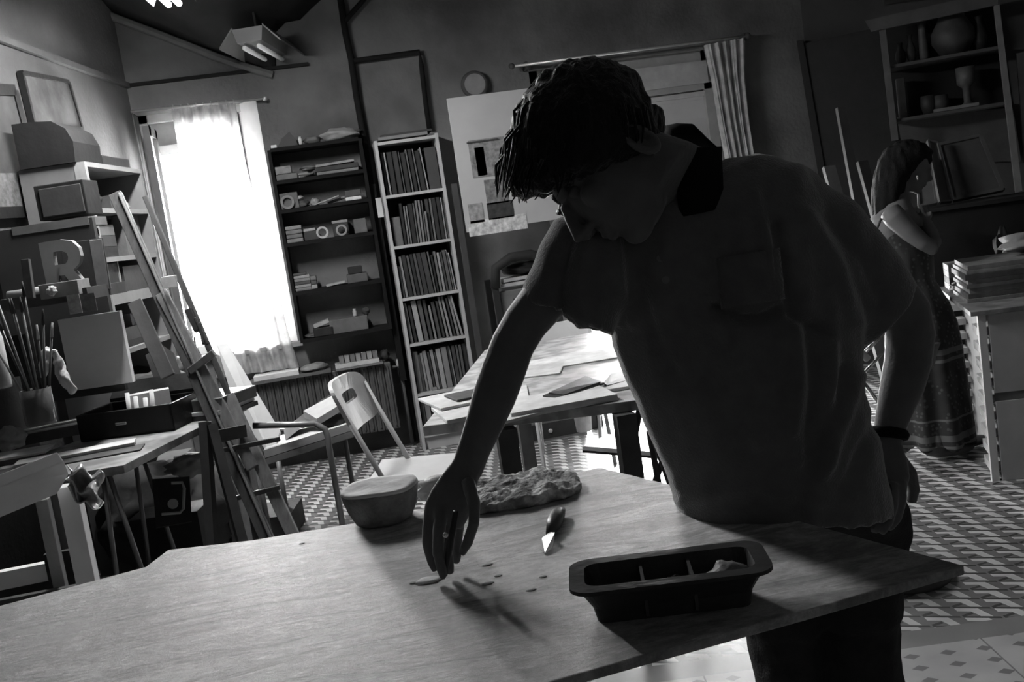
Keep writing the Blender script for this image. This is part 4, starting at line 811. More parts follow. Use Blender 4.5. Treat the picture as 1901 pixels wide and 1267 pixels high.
intray(.16, .5, (.022, .022, .012), .06, 'clay_lump', 'dark clay lump in the left compartment of the plastic tray', 'clay', 1)
intray(.44, .45, (.022, .022, .012), .02, 'clay_lump', 'black lump in the middle compartment of the plastic tray', 'clay', 2); intray(.54, .6, (.016, .018, .015), .03, 'clay_lump', 'small dark lump at the right side of the middle compartment of the tray', 'clay', 3)
intray(.68, .5, (.02, .022, .012), .03, 'clay_lump', 'dark lump beside the divider in the right compartment of the tray', 'clay', 4); intray(.84, .5, (.028, .026, .022), .30, 'cloth_rag', 'pale grey rag bunched in the right compartment of the plastic tray', 'rag', 5)

# ================================================ middle of the room
# table with papers behind the man
tp = [Zp(785, 792, .74), Zp(1170, 745, .74), Zp(1170, 745, .74) + V((.55, 0, 0)), Zp(900, 650, .74) + V((1.15, -.05, 0)), Zp(900, 650, .74)]
t = thing('paper_table', (.7, 4.0, 0), 'wooden table behind the man covered with papers and sketchbooks', 'table')
MB().prism([p - V((0, 0, .035)) for p in tp], (0, 0, .035)).build('table_top', M(.45, .45, .3, 6, .1, var2=.35, sc2=12), t, bevel=.003)
tl = M(.06, .7, .2)
for x, y in [tuple(Zp(938, 796, .705))[:2], tuple(Zp(1158, 768, .705))[:2], (1.31, 3.18), (.75, 4.8), (1.5, 4.75)]: MB().span((x - .032, y - .03, 0), (x + .032, y + .03, .705)).build('leg', tl, t)
def ont(px, py, w, dp, h, g, name, label, cat, yaw=0, lift=0.0, **k):
    q = Zp(px, py, .7402); d = (q - O).dot(FWD); return obox(px, py, d, w, dp, h, g, name, label, cat, yaw=yaw, dz_=lift, **k)
ont(885, 778, .20, .30, .014, .55, 'paper_stack', 'white paper stack at the near left corner of the paper table', 'papers', 14)
ont(875, 760, .22, .3, .010, .5, 'drawing_sheet', 'pale drawing at the left edge of the paper table', 'paper', 20, lift=.015)
ont(890, 752, .16, .16, .008, .06, 'dark_folder', 'dark narrow folder at the left of the paper table behind the arm', 'folder', 20, lift=.026)
ont(905, 752, .3, .25, .008, .62, 'paper_sheet', 'white sheet behind the working forearm on the paper table', 'paper', 0)
ont(1050, 762, .36, .26, .022, .6, 'paper_block', 'thick white paper block near the front edge of the paper table', 'papers', 10)
ont(1000, 772, .26, .18, .010, .5, 'drawing_sheet', 'pale sheet hanging near the front edge of the paper table', 'paper', 28)
t2 = thing('sketchbook', Zp(1060, 735, .763), 'open dark sketchbook lying tilted on the white paper block', 'book'); 
q = [P(1008, 738, 3.42), P(1042, 744, 3.35), P(1122, 714, 3.5), P(1090, 702, 3.7)]; MB().prism(q, (0, 0, .006)).build('cover', M(.04, .5), t2); MB().prism([p + V((0, 0, .007)) for p in (q[0].lerp(q[2], .1), q[1].lerp(q[3], .1), q[2].lerp(q[0], .06), q[3].lerp(q[1], .06))], (0, 0, .005)).build('page', M(.10, .5, .6, 20), t2)
q = [P(1122, 717, 3.5), P(1128, 722, 3.5), P(1190, 706, 3.6), P(1180, 690, 3.8), P(1135, 700, 3.75)]; tag(MB().prism(q, (0, 0, .012)).build('grey_album', M(.12, .5)), 'grey album beside the dark sketchbook at the man side of the paper table', 'album')
ont(1140, 728, .28, .18, .012, .6, 'paper_stack', 'white paper stack under the grey album beside the man', 'papers', 5)
ont(960, 705, .35, .3, .006, .5, 'drawing_sheet', 'large pale drawing in the middle of the paper table', 'paper', -8)
ont(1060, 680, .4, .3, .006, .6, 'drawing_sheet', 'large white sheet at the far side of the paper table', 'paper', 6)
# chair backs behind the paper table
def folding_chair(name, base, yaw, label, g=.42, seat=True, tilt=0.0):
    """folding chair, base = floor point below the seat centre, local +y = behind the sitter"""
    t = thing(name, base, label, 'chair'); R = rot('Z', yaw); b = V(base)
    def L(x, y, z): return b + R @ V((x, y, z))
    mt = M(g, .4, .06); mm = M(g * .8, .35, .05)
    for s in (-1, 1):
        MB().tube([L(s * .19, -.23, 0), L(s * .19, .05, .42), L(s * .19, .20, .80)], .011, 8).build('frame_tube', mm, t, smooth=True)
        MB().tube([L(s * .17, .24, 0), L(s * .17, -.02, .40), L(s * .17, -.10, .44)], .011, 8).build('leg', mm, t, smooth=True)
    m_ = MB(); n = 22   # moulded back with a slot
    def outer(a): x = math.cos(a); y = math.sin(a); e = .45; return (math.copysign(abs(x) ** e, x) * .205, math.copysign(abs(y) ** e, y) * .10)
    def inner(a): x = math.cos(a); y = math.sin(a); e = .4; return (math.copysign(abs(x) ** e, x) * .08, math.copysign(abs(y) ** e, y) * .022)
    def bk(x, z, o): return L(x, .185 + (z) * .35 + .04 * (1 - (x / .2) ** 2) * .7 + o, .76 + z)
    As = [2 * PI * k / 40 for k in range(40)]
    m_.loft([[bk(*outer(a), -.008) for a in As], [bk(inner(a)[0], inner(a)[1] + .02, -.008) for a in As], [bk(inner(a)[0], inner(a)[1] + .02, .008) for a in As], [bk(*outer(a), .008) for a in As], [bk(*outer(a), -.008) for a in As]], cap=False)
    m_.build('backrest', mt, t)
    if seat: MB().grid(lambda u, v: L(-.2 + .4 * u, -.22 + .4 * v, .445 - .02 * math.sin(PI * u) - .01 * (1 - v)), 10, 10, (0, 0, .018)).build('seat', mt, t, smooth=True, bevel=.002)
    return t
q = Zp(775, 1010, 0.0); fb = Zp(768, 878, .44); fb.z = 0
folding_chair('folding_chair', fb, math.radians(73), 'white folding chair with a slotted back standing behind the bowl')
fb = P(975, 720, 5.5); fb.z = 0; folding_chair('folding_chair', (1.10, 5.35, 0), math.radians(-8), 'pale chair with a rounded back behind the far side of the paper table', .5)
# metal armchair tube frame with pale canvases on it
cb = P(560, 850, 4.7); cb.z = 0; t = thing('tubular_chair', cb, 'grey tubular metal armchair loaded with papers in front of the radiator', 'chair'); tm2 = M(.16, .35, .1, metal=.3)
hz = P(470, 790, 4.35).z
pl_ = [P(470, 791, 4.35), P(540, 789, 4.35), P(585, 787, 4.35), P(603, 797, 4.35), P(610, 815, 4.35)]; q = P(611, 830, 4.35)
MB().tube(pl_ + [q, V((q.x, q.y, .0))], .014, 10).build('arm_tube', tm2, t, smooth=True)
q0 = P(640, 815, 4.75); MB().tube([P(500, 800, 5.0), P(600, 800, 4.9), P(636, 806, 4.8), q0, V((q0.x, q0.y, 0))], .012, 10).build('arm_tube', tm2, t, smooth=True)
for px in (475, 515):
    q0 = P(px, 850, 4.6 if px < 500 else 5.0); MB().tube([q0, V((q0.x, q0.y, 0))], .012, 8).build('leg', tm2, t, smooth=True)
sq = [P(492, 852, 4.35), P(655, 800, 4.45), P(648, 782, 4.9), P(500, 830, 4.9)]; MB().prism(sq, (0, 0, -.03)).build('seat', M(.2, .6), t, bevel=.003)
tag(MB().prism([p + V((0, 0, .002)) for p in sq], (0, 0, .035)).build('portfolio', M(.45, .6, .15)), 'thick pale portfolio lying on the seat of the grey tubular chair', 'portfolio')
q = [P(530, 818, 4.5), P(600, 762, 4.6), P(620, 750, 4.75), P(550, 800, 4.9)]; tag(MB().prism(q, (0, 0, .05)).build('paper_block', M(.55, .6)), 'white paper block slanting on the grey tubular chair', 'papers')
q = [P(565, 775, 4.55), P(622, 745, 4.6), P(640, 760, 4.5), P(590, 790, 4.45)]; tag(MB().prism(q, (0, 0, .03)).build('paper_block', M(.32, .6)), 'grey paper block topmost on the grey tubular chair', 'papers')
q = P(625, 786, 4.55); tag(MB().ell(q, (.08, .06, .035), nz=.4, seed=3).build('dark_cloth', M(.04), smooth=True), 'dark cloth tucked under the papers on the grey tubular chair', 'cloth')
# drawer boxes on the floor under the paper table
db = Zp(1010, 822, 0.0); t = thing('drawer_box', db + V((0, .15, 0)), 'low box with a white upper drawer and a black lower drawer under the paper table', 'drawers')
MB().span((db.x - .30, db.y + .01, 0), (db.x + .28, db.y + .2, .25)).build('case', M(.3), t)
MB().span((db.x - .28, db.y, .02), (db.x + .26, db.y + .01, .115)).build('lower_drawer', blk, t); fd = MB().span((db.x - .28, db.y, .13), (db.x + .26, db.y + .01, .235)).build('upper_drawer', M(.6), t)
for dx in (-.12, .10): MB().lathe((db.x + dx, db.y - .002, .195), ((.04, -.003), (.04, .003)), 16, (0, 1, 0)).build('pull_hole', blk, fd)
for dx in (-.02, .05): MB().ell((db.x + dx, db.y - .005, .065), (.014, .006, .014)).build('knob', M(.4, .3, metal=.7), t, smooth=True)
obox(1085, 800, 5.9, .12, .12, .2, .45, 'white_bucket', 'small white bucket to the right of the drawer box under the paper table', 'bucket', shape='cup')
q = Zp(1112, 792, 0); obox(1112, 792, (q - O).dot(FWD), .06, .05, .14, .03, 'dark_bottle', 'small dark bottle standing near the bright garden door', 'bottle', shape='jar')
# cross legged stool in the light of the door
q = [P(1080, 829, 4.6), P(1245, 838, 4.4), P(1260, 812, 5.0), P(1130, 806, 5.0)]
zt_ = q[0].z; q = [Zp(x, y, zt_) for x, y in ((1080, 829), (1240, 842), (1262, 818), (1128, 806))]
t = thing('folding_stool', V(((q[0].x + q[1].x) / 2, q[0].y + .1, 0)), 'white topped folding stool with crossed dark legs in the light of the garden door', 'stool')
MB().prism([p - V((0, 0, .02)) for p in q], (0, 0, .02)).build('seat', M(.7, .4), t, bevel=.004); MB().prism([p - V((0, 0, .03)) for p in q], (0, 0, .0095)).build('rim', M(.04), t)
t = thing('crossed_trestle', P(1205, 860, 3.6), 'dark trestle with crossed legs under the right side of the paper table', 'trestle')
def leg2(a, da, b, db_, r=.013):
    p_, q_ = P(*a, da), P(*b, db_); q_ = p_ + (q_ - p_) * (p_.z / max(.01, p_.z - q_.z)); MB().tube([p_, q_], r, 8).build('leg', M(.04, .4), t, smooth=True)
leg2((1195, 760), 3.5, (1245, 900), 3.5); leg2((1188, 758), 3.6, (1165, 880), 3.6); leg2((1205, 800), 3.9, (1222, 895), 3.9); leg2((1232, 850), 3.9, (1216, 895), 3.9)
MB().tube([P(1188, 758, 3.6), P(1192, 752, 3.55), P(1195, 760, 3.5)], .014, 8).build('hinge', M(.04, .4), t, smooth=True)
t.location.z = t.location.z
# ================================================ right side of the room
cupm = M(.05, .6, .2, 6, .1); 
def OBq(px, py, off): return OBp(px, py, off)
def slabob(pxs, off, th, nm, mt, par=None, bevel=0.0):
    """polygon on the slanting wall, standing off by off, th thick towards the room"""
    return MB().prism([OBp(x, y, off) for x, y in pxs], OBN * th).build(nm, mt, par, bevel=bevel)
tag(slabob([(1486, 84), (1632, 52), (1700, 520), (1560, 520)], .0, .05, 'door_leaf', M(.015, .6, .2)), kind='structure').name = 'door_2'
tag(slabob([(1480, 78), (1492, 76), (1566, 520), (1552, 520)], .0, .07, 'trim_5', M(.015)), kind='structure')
b0 = OBp(1640, 60, 0); t = thing('wall_cabinet', V((OBp(1760, 200, .2).x, OBp(1760, 200, .2).y, OBp(1760, 225, .2).z)), 'tall dark open cabinet with vases on its shelves at the upper right', 'cabinet')
DEP = .35
slabob([(1606, 40), (1850, -16), (1852, 10), (1618, 60)], DEP, .04, 'cornice', M(.06, .6), t)
slabob([(1632, 58), (1644, 56), (1668, 260), (1655, 262)], DEP - .02, .04, 'post', M(.07, .6), t); slabob([(1843, 6), (1853, 4), (1896, 354), (1884, 358)], DEP - .02, .05, 'post', M(.13, .6), t)
slabob([(1620, 60), (1850, 10), (1880, 220), (1655, 262)], .0, .02, 'back_panel', M(.012, .8), t)
zsh = [OBp(1750, y, DEP).z for y in (103, 207)]
s0, s1 = OBp(1646, 60, 0), OBp(1853, 30, 0)
def obshelf(z, z2, mt, nm): a = V((s0.x, s0.y, z)); b = V((s1.x, s1.y, z)); return MB().prism([a + OBN * .02, b + OBN * .02, b + OBN * (DEP - .02), a + OBN * (DEP - .02)], (0, 0, z2 - z)).build(nm, mt, t)
for z in zsh: obshelf(z - .02, z, M(.05, .6), 'shelf')
obshelf(zsh[0] + .42, zsh[0] + .44, M(.05), 'top_board')
def vase(px, k, h, w_, g, label, prof=None, nm='vase', cat='vase'):
    q = OBp(px, 103 if k == 0 else 207, DEP * .55); q.z = zsh[k] + .001; prof = prof or ((.3, 0), (.5, .3), (.48, .5), (.2, .8), (.28, 1)); return tag(MB().lathe(q, [(w_ * r, h * z) for r, z in prof], 18).build(nm, M(g * .55, .5, .3), smooth=True), label, cat)
vase(1672, 0, .14, .07, .05, 'small dark vase at the left end of the upper cabinet shelf'); vase(1692, 0, .18, .06, .07, 'slim dark vase on the upper cabinet shelf'); vase(1716, 0, .24, .06, .12, 'tall narrow pale vase on the upper cabinet shelf', ((.35, 0), (.5, .1), (.4, .9), (.45, 1)))
vase(1772, 0, .25, .26, .08, 'large round grey jar on the upper cabinet shelf', ((.3, 0), (.5, .35), (.5, .6), (.3, .95), (.3, 1)), 'round_jar', 'jar'); vase(1822, 0, .22, .08, .04, 'dark figurine-like vase at the right end of the upper cabinet shelf')
vase(1798, 1, .26, .11, .14, 'pale goblet standing on the lower cabinet shelf', ((.45, 0), (.5, .04), (.2, .15), (.22, .5), (.5, .6), (.52, 1), (.46, 1)), 'goblet', 'goblet')
vase(1725, 1, .12, .10, .06, 'dark low pot on the lower cabinet shelf, left one', ((.35, 0), (.5, .5), (.45, 1)), 'clay_pot', 'pot'); vase(1748, 1, .11, .10, .09, 'grey low pot on the lower cabinet shelf, right one', ((.35, 0), (.5, .5), (.45, 1)), 'clay_pot', 'pot')
q = OBp(1775, 207, DEP * .8); q.z = zsh[1] + .012; tag(MB().box(q, (.26, .12, .02), rot('Z', math.radians(-30))).build('paper_stack', M(.12)), 'flat grey papers lying before the pots on the lower cabinet shelf', 'papers')
q = OBp(1672, 170, DEP * .5); q.z = zsh[1] + .13; tag(MB().box(q, (.05, .16, .255), rot('Z', math.radians(-30))).build('file_box', M(.10)), 'grey upright box at the left end of the lower cabinet shelf', 'box')
# panel between the cabinet and the leaning frames, couch-like dark chest below
slabob([(1665, 218), (1880, 200), (1895, 300), (1680, 300)], .03, .02, 'wall_panel', M(.05, .7, .2), t)
ca = P(1690, 392, 5.05); cb_ = P(1990, 338, 4.9); cb_.z = ca.z
t = thing('dark_chest', V(((ca.x + cb_.x) / 2, (ca.y + cb_.y) / 2, 0)), 'long dark chest below the leaning frames behind the standing woman', 'chest')
cdir = (cb_ - ca); cn = V((-cdir.y, cdir.x, 0)).normalized(); cn = cn if cn.dot(FWD) > 0 else -cn
MB().prism([V((p.x, p.y, 0)) for p in (ca, cb_, cb_ + cn * .35, ca + cn * .35)], (0, 0, ca.z - .02)).build('body', M(.018, .7), t, bevel=.004); MB().prism([p + o_ for p, o_ in ((ca, -cn * .02 - V((0, 0, .02))), (cb_, -cn * .02 - V((0, 0, .02))), (cb_, cn * .37 - V((0, 0, .02))), (ca, cn * .37 - V((0, 0, .02))))], (0, 0, .02)).build('lid', M(.025, .6), t)
def leanf(pts, d, label, bar_, fg, cg, nm='framed_canvas', cat='frame'):
    q = [P(x, y, d + dd_) for x, y, dd_ in pts]; c = sum(q, V()) / 4; t = thing(nm, V((c.x, c.y, min(p.z for p in q))), label, cat); n = (q[1] - q[0]).cross(q[2] - q[0]).normalized(); n = n if n.dot(FWD) < 0 else -n
    m_ = MB()
    for i in range(4): m_.bar(q[i], q[(i + 1) % 4], bar_, .02, up=n)
    m_.build('frame', M(fg * .6, .6), t); MB().prism([c + (p - c) * .97 for p in q], -n * .004).build('canvas', M(cg * .6, .8, .15, 8), t)
leanf([(1742, 270, .3), (1820, 253, .25), (1862, 352, .05), (1768, 372, .1)], 5.1, 'large framed canvas leaning on the chest to the right of the woman', .02, .10, .085)
leanf([(1722, 262, .28), (1740, 266, .28), (1766, 374, .05), (1745, 376, .05)], 5.05, 'narrow pale frame edge leaning beside the large canvas', .01, .2, .16)
leanf([(1700, 300, .25), (1724, 290, .25), (1738, 378, .05), (1706, 384, .05)], 4.98, 'pale small panel leaning just right of the face of the woman', .01, .2, .22, 'leaning_panel', 'panel')
# planks leaning in the dark doorway
for (a, b, w_, g, lb) in (((1538, 310), (1552, 360), .07, .14, 'short pale plank standing upright in the dark doorway'), ((1560, 200), (1600, 420), .05, .07, 'long dark grey plank leaning in the dark doorway'), ((1600, 300), (1622, 380), .06, .05, 'dark plank leaning beside the hair of the woman')):
    p_, q_ = P(*a, 5.75), P(*b, 5.7); q_ = p_ + (q_ - p_) * (p_.z / (p_.z - q_.z)); tag(MB().bar(p_, q_, w_, .03, up=(0, 1, 0)).build('plank', M(g * .6, .7)), lb, 'plank')
tag(slabob([(1886, 100), (1960, 90), (1990, 420), (1905, 360)], .3, .03, 'side_board', M(.05, .7)), 'dark upright board at the right edge of the photo beside the cabinet', 'board')
# plan chest: white shelves with notched runners, grey front
zt = P(1820, 585, 4.1).z
F0 = P(1815, 590, 4.1); F0z = V((F0.x, F0.y, 0)); fd_ = (P(1950, 570, 4.05) - F0); fd_.z = 0; fd_.normalize(); bk = P(1752, 528, 5.0) - F0; bk.z = 0; bl_ = bk.length; bk.normalize()
t = thing('plan_chest', F0z + fd_ * .3 + bk * .4, 'white plan chest with open drawer runners under the folder pile', 'cabinet'); pw = M(.42, .6, .12, 6, .08); pk = M(.6, .5, .06)
def pc(a0, a1, b0, b1, z0, z1): o_ = F0z; return MB().prism([o_ + fd_ * a0 + bk * b0 + V((0, 0, z0)), o_ + fd_ * a1 + bk * b0 + V((0, 0, z0)), o_ + fd_ * a1 + bk * b1 + V((0, 0, z0)), o_ + fd_ * a0 + bk * b1 + V((0, 0, z0))], (0, 0, z1 - z0))
pc(-.03, .9, -.02, bl_, zt, zt + .02).build('top_board', M(.3, .5, .3, 6, .1, var2=.4, sc2=10), t, bevel=.002)
pc(.04, .9, .0, .02, zt * .53, zt).build('front_panel', pw, t, bevel=.002); pc(.04, .9, .0, .02, 0, zt * .48).build('front_panel', pw, t, bevel=.002)
pc(.04, .9, .005, .015, zt * .48, zt * .53).build('gap_strip', M(.12), t)
pc(.0, .03, .0, .035, 0, zt).build('post', pk, t); pc(.0, .03, bl_ - .035, bl_, 0, zt).build('post', pk, t)
pc(.07, .08, .03, bl_ - .03, 0, zt).build('inner_panel', M(.10), t)
for k in range(9):
    z = .04 + k * (zt - .06) / 9
    pc(-.0, .07, .035, .16, z, z + .035).build('runner', pk, t); pc(.0, .07, bl_ - .13, bl_ - .035, z, z + .03).build('runner', pk, t)
def onpc(a0, a1, b0, b1, h, lift, g, nm, lb, cat, heap=False, seed=1, rough=.7):
    z = zt + .0205 + lift
    if heap: c = F0z + fd_ * (a0 + a1) / 2 + bk * (b0 + b1) / 2 + V((0, 0, z + h / 2 - .004)); m_ = MB().ell(c, ((a1 - a0) / 2, (b1 - b0) / 2, h / 2), nz=.5, seed=seed, n=26, m=16)
    else: m_ = pc(a0, a1, b0, b1, z, z + h)
    return tag(m_.build(nm, M(g, rough, .3, 14, .2), smooth=heap, bevel=0 if heap else .001), lb, cat)
for k in range(8):
    j = .02 * ((k * 7) % 5) / 5
    onpc(.0 + j, .70 + j, .24 + j, .64 - j, .016 + .004 * (k % 3), sum(.0165 + .004 * (i % 3) for i in range(k)), (.22, .1, .26, .14, .3, .08, .24, .2)[k], 'paper_stack', ('lowest', 'second', 'third', 'fourth', 'fifth', 'sixth', 'seventh', 'topmost')[k] + ' flat folder of the big pile on the white plan chest', 'folder')
H8 = sum(.0165 + .004 * (i % 3) for i in range(8))
onpc(.0, .10, .62, .74, .05, 0, .05, 'dark_rag', 'dark rag at the far left corner of the plan chest top', 'rag', True, 5)
for k in range(4): onpc(.0, .16 - .02 * (k % 2), .74, .92, .03, .031 * k, (.4, .14, .3, .35)[k], 'cloth_pile', ('lowest white', 'second grey', 'third pale', 'topmost pale') [k] + ' folded cloth at the far left corner of the plan chest top', 'cloth', False)
onpc(.11, .18, .66, .73, .13, 0, .16, 'plaster_figure', 'small grey plaster figure beside the folded cloths on the plan chest', 'figure', True, 8)
onpc(.31, .7, .66, .90, .12, 0, .14, 'cloth_heap', 'grey crumpled cloth heap behind the folder pile on the plan chest', 'cloth', True, 3)
onpc(.18, .62, .42, .62, .10, H8 + .001, .30, 'cloth_roll', 'pale gathered cloth roll on top of the folder pile at the right edge', 'cloth', True, 6)
onpc(.33, .6, .26, .4, .08, H8 + .001, .015, 'black_rag', 'black rag on the near side of the folder pile at the right edge', 'rag', True, 9)
onpc(.2, .3, .64, .72, .26, 0.0, .03, 'dark_rag', 'small dark rag rising behind the pale cloth roll', 'rag', True, 12)
# chrome clamp of a lamp or stand seen between the man and the woman
t = thing('metal_stand', P(1600, 690, 3.3), 'bright chrome folding stand seen between the arm of the man and his back', 'stand'); cm = M(.7, .15, 0, 5, 0, metal=1.0)
def rodt(a, b, d, r, nm='rod', mt=cm): MB().tube([P(*a, d), P(*b, d)], r, 8).build(nm, mt, t, smooth=True)
rodt((1592, 652), (1640, 600), 3.3, .006); rodt((1600, 660), (1648, 610), 3.32, .008); rodt((1598, 700), (1648, 645), 3.3, .006); rodt((1590, 648), (1612, 668), 3.28, .012, 'joint', M(.8, .3)); rodt((1596, 700), (1640, 760), 3.3, .006)
p_ = P(1640, 758, 3.3); MB().tube([p_, V((p_.x, p_.y, 0))], .008, 8).build('stem', cm, t, smooth=True); MB().lathe((p_.x, p_.y, 0), ((.16, 0), (.16, .01), (.02, .03)), 20).build('foot', M(.1, .4), t, smooth=True)
# ================================================ the bending man
skin = M(.15, .55, .12, 20, .15, bs=120); shirtm = M(.15, .9, .12, 30, .35, bs=260); hairm = M(.010, .45, .35, 60, .5, stretch=(1, 1, .15)); collm = M(.006, .9, .1); trm = M(.03, .9, .2, 30, .3, bs=200)
for mt_, k_ in ((shirtm, .8), (skin, .35), (hairm, .3)):
    b_ = mt_.node_tree.nodes['Principled BSDF']; b_.inputs['Sheen Weight'].default_value = k_; b_.inputs['Sheen Roughness'].default_value = .35
man = thing('person', V((1.25, 2.0, 0)), 'man in a polo shirt with dark collar bending over the work table', 'person')
def er(L, R, d, th, n=28, e=2.0, dl=None, dr=None, sag=0.0):
    """elliptic ring between two silhouette points (pixels) at depth d, half thickness th metres"""
    a, b = P(L[0], L[1], dl or d), P(R[0], R[1], dr or d); c = (a + b) / 2; h = (b - a) / 2; ax_ = h.normalized(); k = FWD - ax_ * FWD.dot(ax_); k.normalize(); out = []
    dn = k.cross(ax_)
    for i in range(n):
        t_ = 2 * PI * i / n; x = math.cos(t_); y = math.sin(t_)
        if e != 2.0: x = math.copysign(abs(x) ** (2 / e), x); y = math.copysign(abs(y) ** (2 / e), y)
        out.append(c + h * x + k * th * y)
    return out
def limb(pts, n=18):     # (px, py, depth, radius in pixels, flattening)
    out = []; c = [P(p[0], p[1], p[2]) for p in pts]; ref = None
    for i, p in enumerate(pts):
        t_ = (c[min(i + 1, len(c) - 1)] - c[max(i - 1, 0)]).normalized(); k = FWD - t_ * FWD.dot(t_); k.normalize(); s = t_.cross(k); r = p[3] * p[2] / F; fl = p[4] if len(p) > 4 else 1.0
        out.append([c[i] + s * r * math.cos(2 * PI * j / n) + k * r * fl * math.sin(2 * PI * j / n) for j in range(n)])
    return out
# head frame: u to the crown, f out of the face, s to his left ear
Hc = P(1120, 298, 1.48); sx, sy = RT, UP
uh = (-.80 * RT + .50 * UP + .22 * FWD).normalized(); fh = (-.50 * RT - .84 * UP - .10 * FWD); fh = (fh - uh * fh.dot(uh)).normalized(); sh = uh.cross(fh).normalized()
HR = Matrix((sh, fh, uh)).transposed()
def hd(x, y, z): return Hc + sh * x + fh * y + uh * z
body = MB()
body.ell(hd(0, -.012, .02), (.074, .095, .088), HR, 28, 18)
body.ell(hd(0, .030, -.040), (.060, .066, .078), HR, 24, 16)
body.ell(hd(0, .060, -.098), (.030, .028, .022), HR); body.ell(hd(0, .035, -.080), (.050, .050, .038), HR)
for s in (-1, 1):
    body.ell(hd(s * .042, .062, -.028), (.020, .020, .022), HR); body.ell(hd(s * .030, .084, .018), (.026, .012, .009), HR)
    body.ell(hd(s * .012, .104, -.040), (.009, .010, .008), HR)
    body.loft([[hd(s * (.066 + o_), -.030 + math.cos(a) * .017 * q, -.048 + math.sin(a) * .031 * q) for a in [2 * PI * k / 18 for k in range(18)]] for q, o_ in ((.7, -.008), (1, .004), (1.05, .012), (.9, .018), (.6, .012), (.3, .004))])
body.tube([hd(0, .088, .012), hd(0, .102, -.010), hd(0, .116, -.034), hd(0, .106, -.046)], [.008, .010, .013, .008], 12)
body.ell(hd(0, .092, -.062), (.024, .009, .006), HR); body.ell(hd(0, .089, -.074), (.020, .009, .007), HR)
# neck and trunk
body.loft([[hd(math.cos(a) * .052, -.02 + math.sin(a) * .055, -.04) for a in [2 * PI * k / 20 for k in range(20)]], [hd(math.cos(a) * .054, -.03 + math.sin(a) * .056, -.10) for a in [2 * PI * k / 20 for k in range(20)]], [P(1290, 360, 1.56) + sh * math.cos(a) * .07 + fh * math.sin(a) * .07 for a in [2 * PI * k / 20 for k in range(20)]]])
body.loft([er((1180, 430), (1380, 330), 1.58, .07), er((1130, 480), (1500, 390), 1.58, .09), er((1170, 600), (1560, 560), 1.62, .09), er((1230, 760), (1570, 740), 1.66, .09), er((1300, 940), (1600, 930), 1.70, .09)])
# right arm to the table (viewer's left): upper arm hidden in the sleeve, forearm bare
body.loft(limb([(1130, 455, 1.55, 60), (1080, 490, 1.53, 52), (1020, 545, 1.52, 46), (975, 600, 1.52, 42), (952, 640, 1.515, 41), (934, 690, 1.51, 42, .9), (918, 735, 1.505, 41, .85), (900, 785, 1.50, 36, .8), (880, 835, 1.50, 31, .75), (866, 875, 1.50, 30, .7)]))
# hand: back of the hand then five fingers
dw_ = (Zp(822, 1072, TZ + .004) - O).dot(FWD); fd0 = dw_ - .012
body.loft([[p + FWD * 0 for p in r] for r in limb([(866, 868, 1.50, 29, .7), (852, 895, 1.50, 35, .55), (838, 925, 1.50, 41, .5), (828, 952, 1.50, 43, .48), (822, 972, 1.50, 38, .45)])])
def finger(pts, r0): body.loft(limb([(x, y, d, r) for (x, y, d), r in zip(pts, r0)], 12))
finger([(805, 930, 1.50), (797, 968, 1.497), (794, 1010, 1.492), (803, 1044, fd0 + .006), (809, 1061, fd0 + .006)], (14, 12.5, 11.5, 10.5, 7.5))
finger([(820, 945, 1.49), (815, 985, 1.466), (813, 1026, 1.462), (820, 1056, fd0 - .020), (823, 1073, fd0 - .012)], (14, 12.5, 11.5, 10.5, 7.5))
finger([(838, 945, 1.50), (833, 985, 1.492), (830, 1026, 1.490), (834, 1053, fd0 + .006), (836, 1067, fd0 + .008)], (13.5, 12, 11, 10, 7))
finger([(853, 935, 1.51), (852, 975, 1.515), (849, 1008, 1.515), (848, 1034, fd0 + .026), (847, 1047, fd0 + .028)], (12.5, 11, 9.5, 9, 6.5))
finger([(868, 893, 1.475), (880, 935, 1.445), (880, 972, 1.432), (868, 1008, 1.432), (856, 1030, 1.440)], (14, 13, 11, 10.5, 7.5))
# left arm, elbow out, hand on the hip
body.loft(limb([(1500, 400, 1.62, 60), (1580, 470, 1.64, 54), (1645, 535, 1.66, 48), (1682, 580, 1.68, 45), (1690, 620, 1.69, 44), (1686, 670, 1.70, 43, .9), (1674, 720, 1.70, 40, .85), (1660, 765, 1.70, 33, .8), (1650, 800, 1.70, 28, .75), (1646, 830, 1.70, 28, .7)]))
body.loft(limb([(1646, 822, 1.70, 27, .7), (1648, 850, 1.69, 35, .55), (1650, 880, 1.68, 40, .5), (1646, 908, 1.67, 36, .45)]))
def f2(pts, r0): body.loft(limb([(x, y, d, r) for (x, y, d), r in zip(pts, r0)], 12))
f2([(1672, 895, 1.67), (1672, 930, 1.65), (1664, 962, 1.63), (1650, 982, 1.62)], (12, 11.5, 10.5, 8)); f2([(1657, 900, 1.66), (1655, 938, 1.63), (1647, 970, 1.61), (1636, 990, 1.60)], (12, 12, 11, 8))
f2([(1641, 900, 1.66), (1638, 938, 1.63), (1630, 968, 1.61), (1622, 988, 1.60)], (12, 11.5, 10.5, 8)); f2([(1627, 893, 1.66), (1621, 925, 1.64), (1614, 950, 1.62), (1608, 966, 1.61)], (11, 10.5, 9.5, 7)); f2([(1668, 850, 1.70), (1690, 880, 1.70), (1696, 910, 1.70), (1692, 934, 1.70)], (13, 13, 12, 9))
bo = body.build('body', skin, man, smooth=True); bake(bo, [('REMESH', dict(mode='VOXEL', voxel_size=.0032)), ('SMOOTH', dict(factor=.5, iterations=4))])
